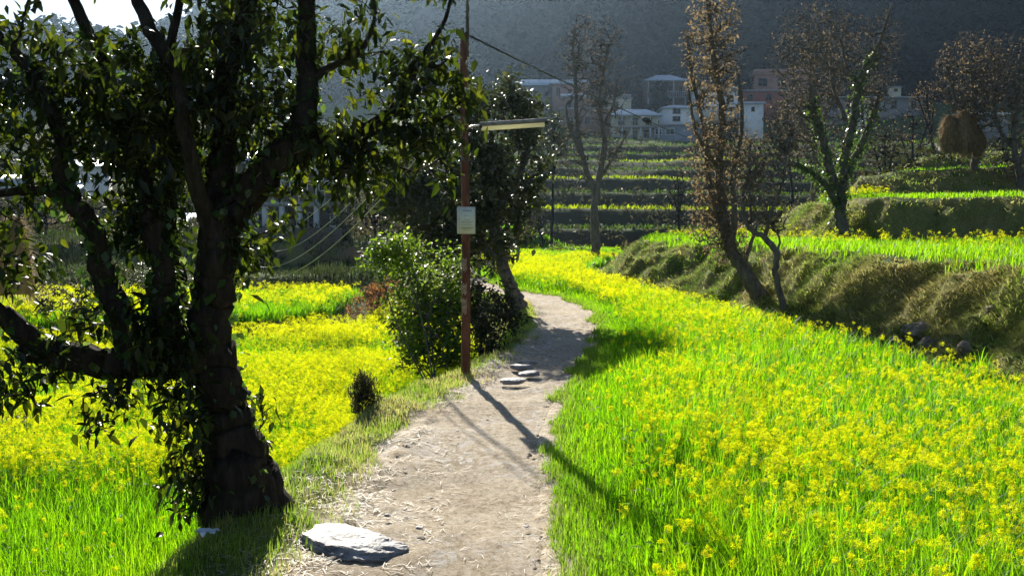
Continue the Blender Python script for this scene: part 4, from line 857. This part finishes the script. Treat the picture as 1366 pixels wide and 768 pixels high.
# ------------------------------------------------------------------ stones and litter
def stone(px, py, w, dpt, h, seed, m, label, group=None, flat=.5, rz=0., name='stone', lift=.0, tilt=0.):
    b = ground_at(px, py); rs = np.random.default_rng(seed)
    import bmesh
    bm = bmesh.new(); bmesh.ops.create_icosphere(bm, subdivisions=5, radius=1)
    V = np.array([v.co[:] for v in bm.verts])
    for k in range(14):                  # broken facets
        nrm = rs.normal(0, 1, 3); nrm[2] *= flat; nrm /= np.linalg.norm(nrm); d = rs.uniform(.55, .85); e = V @ nrm - d
        V -= np.outer(np.clip(e, 0, None) * .9, nrm)
    V *= 1 + .05 * fbm(V[:, 0] * 3 + seed, V[:, 1] * 3 + V[:, 2] * 6, 4)[:, None] * 2.4 + .05 * fbm(V[:, 0] * 11 + seed, V[:, 1] * 11 + V[:, 2] * 7, 3)[:, None]
    V = V / np.abs(V).max(0); V *= [w / 2, dpt / 2, h / 2]; V[:, 2] += tilt * V[:, 0]
    ca, sa = math.cos(rz), math.sin(rz); V = np.stack([V[:, 0] * ca - V[:, 1] * sa, V[:, 0] * sa + V[:, 1] * ca, V[:, 2]], 1)
    for v, c in zip(bm.verts, V): v.co = c
    me = bpy.data.meshes.new(name); bm.to_mesh(me); bm.free(); me.materials.append(m)
    o = bpy.data.objects.new(name, me); C.objects.link(o); o.location = (b[0], b[1], b[2] + h * .18 + lift); tag(o, label, 'stone', group); return o
stone(462, 722, .72, .50, .13, 5, M['slab'], 'large pale flat-topped rock half sunk in the left side of the path', rz=-.3, flat=2.0, lift=-.035, tilt=-.05)
G = 'flat stones at the path bend by the pole'
stone(686, 510, .32, .22, .08, 6, M['slab'], 'brightest flat stone, nearest to the viewer, at the path bend by the pole', G, flat=3)
stone(706, 500, .25, .25, .07, 7, M['slab'], 'thin mossy-edged flat stone behind and right of the brightest one at the bend', G, flat=3)
stone(696, 492, .30, .22, .08, 8, M['slab'], 'grey flat stone in the middle of the row at the bend', G, flat=3)
stone(704, 485, .26, .22, .04, 9, M['rock'], 'farthest small flat stone of the row at the bend', G, flat=3)
G = 'tumbled rocks at the foot of the grassy bank'
for i, (px, py, w, h, lab) in enumerate([(1225, 452, .42, .30, 'biggest brown rock in the hollow at the foot of the grassy bank'), (1195, 458, .26, .16, 'dark rock left of the biggest one in the bank hollow'), (1240, 462, .34, .20, 'long low rock in front of the biggest one in the bank hollow'),
                                         (1210, 445, .2, .18, 'small rock wedged behind the rock pile in the bank hollow'), (1322, 415, .14, .12, 'lone grey stone showing in the turf high on the bank near the right edge'), (1288, 470, .2, .2, 'mossy stone at the bank foot, right of the rock pile')]):
    stone(px, py, w, w * .9, h, 20 + i, M['brownrock'], lab, G, flat=1, rz=i)
for i, (px, py, w, lab) in enumerate([(905, 322, .3, 'small grey stone by the far terrace field edge'), (715, 362, .5, 'low stone heap lying along the far end of the mustard field')]): stone(px, py, w, w, w * .5, 40 + i, M['rock'], lab)
G = 'pebbles on the path'
for i, (px, py, w) in enumerate([(540, 625, .03), (517, 688, .045), (702, 702, .035), (575, 664, .025), (610, 575, .03), (540, 680, .03), (560, 705, .05), (525, 655, .03), (650, 560, .03), (590, 700, .022)]):
    stone(px, py, w, w, w * .4, 60 + i, M['slab'], 'small grey pebble lying loose on the trodden path', G, name='pebble')
# scrap of plastic
b = ground_at(276, 728); gx, gy = np.meshgrid(np.linspace(-.055, .055, 12), np.linspace(-.04, .04, 9)); zz = .02 + .022 * fbm(gx * 40, gy * 40, 3, 5) + .2 * np.abs(gx)
a = Acc(); V = np.stack([gx + b[0], gy + b[1], zz + b[2] + .05], -1).reshape(-1, 3); F = [[i * 12 + j, i * 12 + j + 1, i * 12 + j + 13, i * 12 + j + 12] for i in range(8) for j in range(11)]
a.add(V, F); a.add(V + [0, 0, .003], F); M['plastic'] = solid('plastic_wrapper', [(.35, .55, .7), (.75, .8, .85), (.85, .85, .85)], 30, .3, .2, .002, spec=.5)
tag(a.build('plastic_wrapper', M['plastic']), 'crumpled white and blue plastic wrapper on the verge near the tree base', 'litter')

# ------------------------------------------------------------------ hay
def hay(px, py, D, w, h, label, seed, lobes=None, hang=False, name='haystack'):
    b = at(px, py, D); k = D / FPX; rs = np.random.default_rng(seed); a = Acc(); root = None
    th = np.linspace(0, 2 * math.pi, 29)[:-1]; lob = lobes or [(0, 0, w, h)]
    s = Acc()
    for (ox, oy, lw, lh) in lob:
        c = at(px + ox, py + oy, D); prof = [(0, .15), (.06, .45), (.2, .8), (.4, 1.0), (.62, .92), (.8, .62), (.93, .3), (1, .04)] if hang else [(0, 1.0), (.2, 1.02), (.45, .95), (.68, .75), (.85, .48), (.95, .25), (1, .03)]
        V = []; 
        for t, r in prof:
            rr = r * lw * k / 2 * (1 + .12 * np.sin(th * 3 + seed) + .05 * rs.normal(0, 1, len(th))); V.append(np.stack([c[0] + rr * np.cos(th), c[1] + rr * .8 * np.sin(th), np.full(len(th), c[2] + t * lh * k)], 1))
        V = np.array(V); m_, n_ = V.shape[:2]
        F = [[i * n_ + j, i * n_ + (j + 1) % n_, (i + 1) * n_ + (j + 1) % n_, (i + 1) * n_ + j] for i in range(m_ - 1) for j in range(n_)]
        a.add(V.reshape(-1, 3), F, .2); q = 2600; i = rs.integers(0, m_ - 1, q); j = rs.integers(0, n_, q); f = rs.random((q, 1))
        P = V[i, j] * (1 - f) + V[i + 1, j] * f; yaw = np.arctan2(P[:, 0] - c[0], -(P[:, 1] - c[1])) + rs.normal(0, .5, q)
        blades(s, P, rs.uniform(.4, 1.5, q) * lh * k * .15, np.full(q, 1.2 * k), yaw + math.pi * 0, np.pi - rs.uniform(.0, 1.3, q) ** 1.2, .35, rs.random(q))
    root = empty(name, at(px, py, D)); tag(root, label, 'hay')
    a.build('hay_mass', M['straw'], root, smooth=True); s.build('loose_straw', M['straw'], root)
ht = [o for o in bpy.data.objects if o.get('label', '').startswith('broad bare brown tree')][0].location
hay(1284, 198, ht.y - .3, 46, 45, 'two-humped hay bundle stacked around the trunk of the broad bare tree', 71, [(-17, 2, 26, 46), (2, 4, 30, 54), (20, 8, 18, 34)], True)
hay(22, 392, 19, 40, 110, 'pale cone of hay hanging at the far left behind the low limb', 72, [(0, 0, 40, 105)])
p = at(470, 372, 38); hay(472, 384 + FPX * math.tan(math.atan2(CAMH - hz(p[0], p[1]), 38) - PITCH) + 2, 38, 38, 30, 'rounded brown hay mound by the white door post', 73)

# ------------------------------------------------------------------ houses
def wallmat(name, c, rough=.9): return solid(name, [tuple(q * .75 for q in c), c, tuple(min(.85, q * 1.1) for q in c)], 1.3, rough, .15, .02)
M['w_white'] = wallmat('whitewash', (.80, .81, .82)); M['w_cream'] = wallmat('cream_plaster', (.6, .56, .42)); M['w_pink'] = wallmat('pink_plaster', (.42, .24, .20)); M['w_red'] = wallmat('red_brick', (.30, .10, .07))
M['w_brown'] = wallmat('mud_plaster', (.22, .14, .10)); M['w_grey'] = wallmat('grey_concrete', (.24, .25, .27)); M['w_blue'] = wallmat('blue_grey_wall', (.22, .26, .32)); M['stonewall'] = wallmat('stone_wall', (.14, .12, .10))
def roofmat(name, c):
    m, nt, b, o = mat(name); cd = coords(nt); w = nt.nodes.new("ShaderNodeTexWave"); w.inputs['Scale'].default_value = 3.5; nt.links.new(cd, w.inputs['Vector'])
    n = noise(nt, .8, 5, .6, cd); nt.links.new(ramp(nt, n, [(.3, tuple(q * .75 for q in c)), (.7, c)]), b.inputs['Base Color'])
    b.inputs['Roughness'].default_value = .36; b.inputs['Metallic'].default_value = .4; bump(nt, b, w.outputs[1], .4, .03); return m
M['r_blue'] = roofmat('blue_tin', (.66, .76, .86)); M['r_grey'] = roofmat('grey_tin', (.58, .64, .70)); M['r_slab'] = solid('concrete_slab', [(.25, .25, .26), (.4, .4, .41)], 2, .9, .2, .02)
M['glass'] = solid('dark_glass', [(.02, .025, .03), (.05, .055, .06)], 3, .15, 0, .01, spec=.6); M['frame'] = solid('window_wood', [(.10, .09, .08), (.18, .16, .14)], 6, .7, .1, .01)
M['wframe'] = solid('white_frame', [(.5, .52, .55), (.65, .66, .68)], 6, .6, .1, .01)
def house(x0, x1, ytop, ybase, D, label, wall, roof='hip', rmat='r_blue', rh=.3, wins=(), dep=1.0, cat='house', ry=0., balcony=None, floors=1, doors=(), parapet=None, chim=None, wf='frame', sink=2.5, over=.06, posts=None):
    """x0..x1, ytop (eaves), ybase in photo pixels at distance D; windows as fractions (u, v, w, h) of the front"""
    k = D / FPX; L = at(x0, ybase, D); Rr = at(x1, ybase, D); z0 = L[2]; z1 = at(x0, ytop, D)[2]; w = Rr[0] - L[0]; h = z1 - z0; dp = w * dep; cx = (L[0] + Rr[0]) / 2; cyy = D + dp / 2
    root = empty('house', (cx, cyy, z0)); tag(root, label, cat, 'houses of the village')
    rs = (cx, cyy)
    a = Acc(); a.box((cx, cyy, z0 + h / 2 - sink / 2), (w, dp, h + sink)); wo = a.build('wall', M[wall], root)
    a = Acc(); ov = over * w + .2
    if roof == 'hip':
        X, Y = w / 2 + ov, dp / 2 + ov; rl = max(0, X - Y * .8) if X > Y else X * .25; H2 = rh * w
        v = [(-X, -Y, 0), (X, -Y, 0), (X, Y, 0), (-X, Y, 0), (-rl, 0, H2), (rl, 0, H2)]; v2 = [(q[0], q[1], q[2] - .12) for q in v]
        F4 = [[0, 1, 5, 4], [2, 3, 4, 5]]; F3 = [[1, 2, 5], [3, 0, 4]]; B = np.array([cx, cyy, z1 + .02])
        a.add(np.array(v) + B, F4); a.f.append(np.array(F3)); a.add(np.array(v[:4] + v2[:4]) + B, [[0, 4, 5, 1], [1, 5, 6, 2], [2, 6, 7, 3], [3, 7, 4, 0], [7, 6, 5, 4]])
    elif roof == 'gable':
        X, Y = w / 2 + ov, dp / 2 + ov; H2 = rh * w; v = []
        for s_ in (-1, 1): v += [(s_ * X, -Y, 0), (s_ * X, 0, H2), (s_ * X, Y, 0), (s_ * X, Y, -.12), (s_ * X, 0, H2 - .14), (s_ * X, -Y, -.12)]
        B = np.array([cx, cyy, z1 + .02]); a.add(np.array(v) + B, [[i, (i + 1) % 6, 6 + (i + 1) % 6, 6 + i] for i in range(6)] + [[0, 5, 4, 1], [1, 4, 3, 2], [6, 7, 10, 11], [7, 8, 9, 10]])
        
        for s_ in (-1, 1): g = Acc(); g.add(np.array([(s_ * w / 2, -dp / 2, 0), (s_ * w / 2, dp / 2, 0), (s_ * w / 2, 0, H2 * .93), (s_ * (w / 2 - .2), -dp / 2, 0), (s_ * (w / 2 - .2), dp / 2, 0), (s_ * (w / 2 - .2), 0, H2 * .93)]) + B - [0, 0, .02], np.array([[0, 1, 2], [3, 5, 4]])); g.f.append(np.array([[0, 1, 4, 3], [1, 2, 5, 4], [2, 0, 3, 5]])); g.build('gable_wall', M[wall], root)
    elif roof == 'shed':
        X, Y = w / 2 + ov, dp / 2 + ov; H2 = rh * w; B = np.array([cx, cyy, z1 + .02])
        v = [(-X, -Y, 0), (X, -Y, 0), (X, Y, H2), (-X, Y, H2), (-X, -Y, -.12), (X, -Y, -.12), (X, Y, -.12), (-X, Y, -.12)]
        a.add(np.array(v) + B, [[0, 1, 2, 3], [0, 4, 5, 1], [1, 5, 6, 2], [2, 6, 7, 3], [3, 7, 4, 0], [7, 6, 5, 4]])
    else:
        a.box((cx, cyy, z1 + .12), (w + ov, dp + ov, .24))
        if parapet: 
            for sx, sy, bx, by in ((0, -1, w, .15), (0, 1, w, .15), (-1, 0, .15, dp - .32), (1, 0, .15, dp - .32)): a.box((cx + sx * (w / 2 - .075), cyy + sy * (dp / 2 - .075), z1 + .245 + parapet / 2), (bx, by, parapet))
    ro = a.build('roof', M[rmat], root)
    if chim: a = Acc(); a.box((cx + chim * w, cyy, z1 + rh * w * .8), (.5, .5, 1.4)); a.build('chimney', M['w_brown'], ro)
    yf = D
    for (u, v_, ww, hh) in wins:
        wx, wz, sw, sh = cx - w / 2 + u * w, z0 + v_ * h, ww * w, hh * h; t = min(.12, sw * .12)
        f = Acc()
        for (ax, az, bx, bz) in ((0, sh / 2, sw + t, t), (0, -sh / 2, sw + t * 2, t), (-sw / 2, 0, t, sh - t), (sw / 2, 0, t, sh - t), (0, 0, t * .6, sh - t)): f.box((wx + ax, yf - .05, wz + az), (bx, .11, bz))
        fo = f.build('window', M[wf], root); g = Acc(); g.box((wx, yf - .008, wz), (sw - t, .03, sh - t)); g.build('pane', M['glass'], fo)
    for (u, ww, hh) in doors:
        g = Acc(); g.box((cx - w / 2 + u * w, yf - .03, z0 + hh * h / 2), (ww * w, .08, hh * h)); do = g.build('door', M['frame'], root)
        g = Acc(); g.box((cx - w / 2 + u * w + ww * w * .35, yf - .09, z0 + hh * h * .45), (.05, .05, .15)); g.build('handle', M['wire'], do)
    if balcony:
        v_, dpb, npst = balcony; zb = z0 + v_ * h
        g = Acc(); g.box((cx, yf - dpb / 2 - .005, zb), (w * 1.02, dpb, .18)); bo = g.build('balcony', M['r_slab'], root)
        g = Acc(); n = int(max(6, w / .35))
        for i in range(n + 1): g.box((cx - w / 2 + w * i / n, yf - dpb + .05, zb + .52), (.05, .05, .84))
        g.box((cx, yf - dpb + .05, zb + .97), (w, .08, .06)); g.build('railing', M['wframe'], bo)
        for i in range(npst):
            g = Acc(); X = cx - w / 2 + w * (i + .08 * (1 if i == 0 else -1 if i == npst - 1 else 0)) / max(1, npst - 1)
            g.box((X, yf - dpb + .15, (zb + 1.0 + z1) / 2 + .0), (.16, .14, z1 - zb - 1.0)); g.build('post', M['wframe'], root); g = Acc(); g.box((X, yf - dpb + .15, (z0 + zb - .09) / 2), (.22, .2, zb - .09 - z0)); g.build('pillar', M['wframe'], root)
        g = Acc(); g.add(np.array([(cx - w / 2 - .3, yf - dpb - .3, z1 - .1), (cx + w / 2 + .3, yf - dpb - .3, z1 - .1), (cx + w / 2 + .3, yf + .1, z1 + .35), (cx - w / 2 - .3, yf + .1, z1 + .35), (cx - w / 2 - .3, yf - dpb - .3, z1 - .2), (cx + w / 2 + .3, yf - dpb - .3, z1 - .2), (cx + w / 2 + .3, yf + .1, z1 + .25), (cx - w / 2 - .3, yf + .1, z1 + .25)]),
              [[0, 1, 2, 3], [7, 6, 5, 4], [0, 4, 5, 1], [1, 5, 6, 2], [2, 6, 7, 3], [3, 7, 4, 0]]); g.build('verandah_roof', M[rmat], ro)
    return root
house(690, 742, 114, 135, 170, 'long low building with a pale blue tin roof, leftmost above the terraces', 'w_grey', 'gable', 'r_blue', .18, [(.2, .5, .08, .4), (.45, .5, .08, .4), (.75, .5, .08, .4)], .5, 'building')
house(738, 782, 112, 137, 166, 'house with a grey gabled tin roof joined to the long pale blue roof', 'w_pink', 'gable', 'r_grey', .16, [(.15, .6, .1, .4), (.5, .5, .1, .4)], .6)
house(752, 778, 128, 150, 160, 'small house with a bright blue shed roof below the gabled roof', 'w_brown', 'shed', 'r_blue', .22, [(.3, .4, .15, .4)], .8)
house(748, 812, 146, 188, 152, 'brown earth-walled house behind the tall bare grey tree', 'w_brown', 'flat', 'r_slab', 0, [(.2, .65, .1, .22), (.55, .65, .1, .22), (.3, .22, .1, .25)], .5)
house(862, 914, 108, 142, 178, 'highest house with a white-blue hipped tin roof and brown walls', 'w_brown', 'hip', 'r_blue', .20, [(.12, .65, .09, .28), (.35, .65, .09, .28), (.62, .65, .12, .3), (.88, .65, .07, .3)], .8, balcony=(.32, 1.5, 4), doors=[(.5, .1, .28)])
house(816, 878, 154, 186, 150, 'cream balcony house with a blue hipped roof and pillared ground floor', 'w_cream', 'hip', 'r_blue', .16, [(.2, .74, .12, .28), (.5, .74, .12, .28), (.8, .74, .12, .28), (.25, .22, .12, .3), (.75, .22, .12, .3)], .6, balcony=(.48, 1.5, 6), doors=[(.5, .1, .36)])
house(813, 842, 132, 152, 163, 'plain cream upper-storey house behind the balcony house', 'w_cream', 'flat', 'r_slab', 0, [(.3, .55, .2, .5)], .8, parapet=.5)
house(885, 926, 144, 167, 155, 'white two-window house with a blue hipped roof beside the balcony house', 'w_white', 'hip', 'r_blue', .14, [(.42, .8, .22, .26), (.42, .36, .22, .26)], .9)
house(872, 934, 168, 182, 149, 'low blue-grey outbuilding under the white two-window house', 'w_blue', 'flat', 'r_slab', 0, [(.35, .45, .18, .6), (.1, .45, .14, .6)], .3, 'building', wf='wframe')
house(926, 984, 122, 142, 172, 'white flat-roofed house half hidden behind the tall narrow brown tree', 'w_white', 'flat', 'r_slab', 0, [(.15, .5, .12, .4), (.4, .5, .12, .4), (.85, .5, .1, .4)], .6, parapet=.6)
house(990, 1018, 138, 174, 158, 'tall white tower-like house with one small window', 'w_white', 'gable', 'r_grey', .12, [(.5, .78, .14, .16)], .8)
house(1007, 1078, 100, 120, 184, 'pink flat-roofed house on the far slope', 'w_pink', 'flat', 'w_pink', 0, [(.14, .5, .16, .5), (.5, .5, .14, .5), (.8, .5, .14, .5)], .5, parapet=.8)
house(988, 1050, 122, 138, 174, 'red brick house below the pink flat-roofed one', 'w_red', 'flat', 'r_slab', 0, [(.2, .5, .1, .5), (.6, .5, .1, .5)], .5)
house(1100, 1232, 130, 150, 165, 'long grey building behind the bare trees on the right', 'w_grey', 'shed', 'r_grey', .03, [(.1, .5, .05, .5), (.3, .5, .05, .5), (.5, .5, .05, .5), (.7, .5, .05, .5), (.9, .5, .05, .5)], .25, 'building')
house(1188, 1202, 117, 124, 172, 'tiny pale yellow rooftop hut above the long grey building', 'w_cream', 'flat', 'r_slab', 0, [(.5, .5, .3, .5)], .8, 'hut')
house(1300, 1345, 152, 172, 118, 'blue-grey roofed shed behind the hay bundle', 'w_grey', 'shed', 'r_blue', .08, [(.3, .5, .1, .4), (.7, .5, .1, .4)], .4, 'shed')
house(1142, 1158, 138, 150, 140, 'small white hut behind the ivy-clad forked tree', 'w_white', 'shed', 'r_grey', .1, [(.5, .5, .2, .4)], .8, 'hut')
# left: verandah house near the field
zb = hz(*at(385, 360, 44)[:2]); pyb = 384 + FPX * math.tan(math.atan2(CAMH - zb, 44) - PITCH)
house(318, 452, 215, pyb, 44, 'two-storey grey verandah house with white posts behind the left field', 'stonewall', 'hip', 'r_grey', .12, [(.15, .75, .1, .25), (.38, .75, .1, .25), (.62, .75, .1, .25), (.86, .75, .1, .25), (.2, .22, .12, .25), (.7, .22, .12, .25)], .5, balcony=(.45, 1.3, 7), doors=[(.45, .1, .38)], wf='wframe', sink=1.5, over=.03)
a = Acc(); b0 = at(385, 375, 41.0); a.box((b0[0], 41.0, hz(b0[0], 41) - .1), (4.4, .5, 1.3)); w = a.build('retaining_wall', M['stonewall']); tag(w, 'dark stone retaining wall in front of the verandah house', 'wall')
# stair rail in front
st = empty('staircase', at(400, 370, 41.8)); tag(st, 'outside stair with pale rail beside the verandah house', 'stairs')
a = Acc(); p0 = at(388, 352, 42.0); p1 = at(412, 334, 42.0)
for i in range(8): t = i / 7; q = p0 * (1 - t) + p1 * t; a.box((q[0], 42.2, q[2] - .25), (.14, .7, .16 + .5 * t))
a.build('steps', M['r_slab'], st); a = Acc(); a.tube([p0 + [0, 0, .45], p1 + [0, 0, .45]], .03, 6); a.tube([p0, p0 + [0, 0, .45]], .025, 6); a.tube([p1, p1 + [0, 0, .45]], .025, 6); a.build('rail', M['wframe'], st)
# white door frame / gate by the hay mound
gt = empty('gate', at(497, 370, 37)); tag(gt, 'small white slatted gate left of the bright green shrub', 'gate'); g0 = at(489, 372, 37); g1 = at(505, 340, 37); w_ = g1[0] - g0[0]; h_ = g1[2] - g0[2]
for i in (0, 1): a = Acc(); a.box((g0[0] + w_ * i, 37, g0[2] + h_ / 2 - .1), (.06, .06, h_ + .2)); a.build('post', M['wframe'], gt)
a = Acc()
for i in range(5): a.box((g0[0] + w_ * (i + .5) / 5, 37, g0[2] + h_ * .5), (.045, .03, h_ * .9))
a.box((g0[0] + w_ / 2, 37.03, g0[2] + h_ * .85), (w_ - .06, .03, .06)); a.box((g0[0] + w_ / 2, 37.03, g0[2] + h_ * .2), (w_ - .06, .03, .06)); a.build('slat_panel', M['wframe'], gt)
for x0, x1, yt, yb, D, lab, wl_, rm, rf in ((28, 95, 262, 335, 58, 'red-walled house with a pale blue tin roof at the far left', 'w_red', 'r_blue', 'gable'), (88, 138, 222, 300, 66, 'white house with a blue roof behind the limbs at far left', 'w_white', 'r_blue', 'hip'), (-60, 20, 250, 340, 60, 'grey house cut by the left picture edge', 'w_grey', 'r_grey', 'gable'),
                                        (150, 235, 285, 345, 62, 'whitewashed low house behind the forked limbs on the left', 'w_white', 'r_grey', 'gable'), (240, 312, 300, 350, 52, 'grey outbuilding left of the verandah house', 'w_grey', 'r_blue', 'shed')):
    zb = hz(*at((x0 + x1) / 2, 300, D)[:2]); pyb = 384 + FPX * math.tan(math.atan2(CAMH - zb, D) - PITCH)
    house(x0, x1, yt, max(pyb, yt + 20), D, lab, wl_, rf, rm, .22, [(.2, .6, .14, .22), (.55, .6, .14, .22), (.85, .6, .1, .22)], .6, doors=[(.38, .12, .4)], wf='wframe', sink=1.5)
# thin weathered post by the far field
b = ground_at(690, 362); a = Acc(); k = b[1] / FPX; a.tube([b - [0, 0, .2], b + [-.02, 0, 12 * k], b + [.05, 0, 24 * k], b + [-.06, 0, 36 * k]], [2.6 * k, 2 * k, 1.8 * k, 1.2 * k], 7); a.tube([b + [.05, 0, 24 * k], b + [3 * k, 0, 32 * k]], [1.5 * k, .8 * k], 5)
tag(a.build('dead_stump', M['greybark'], smooth=True), 'pale crooked dead stem standing at the far field edge', 'stump')
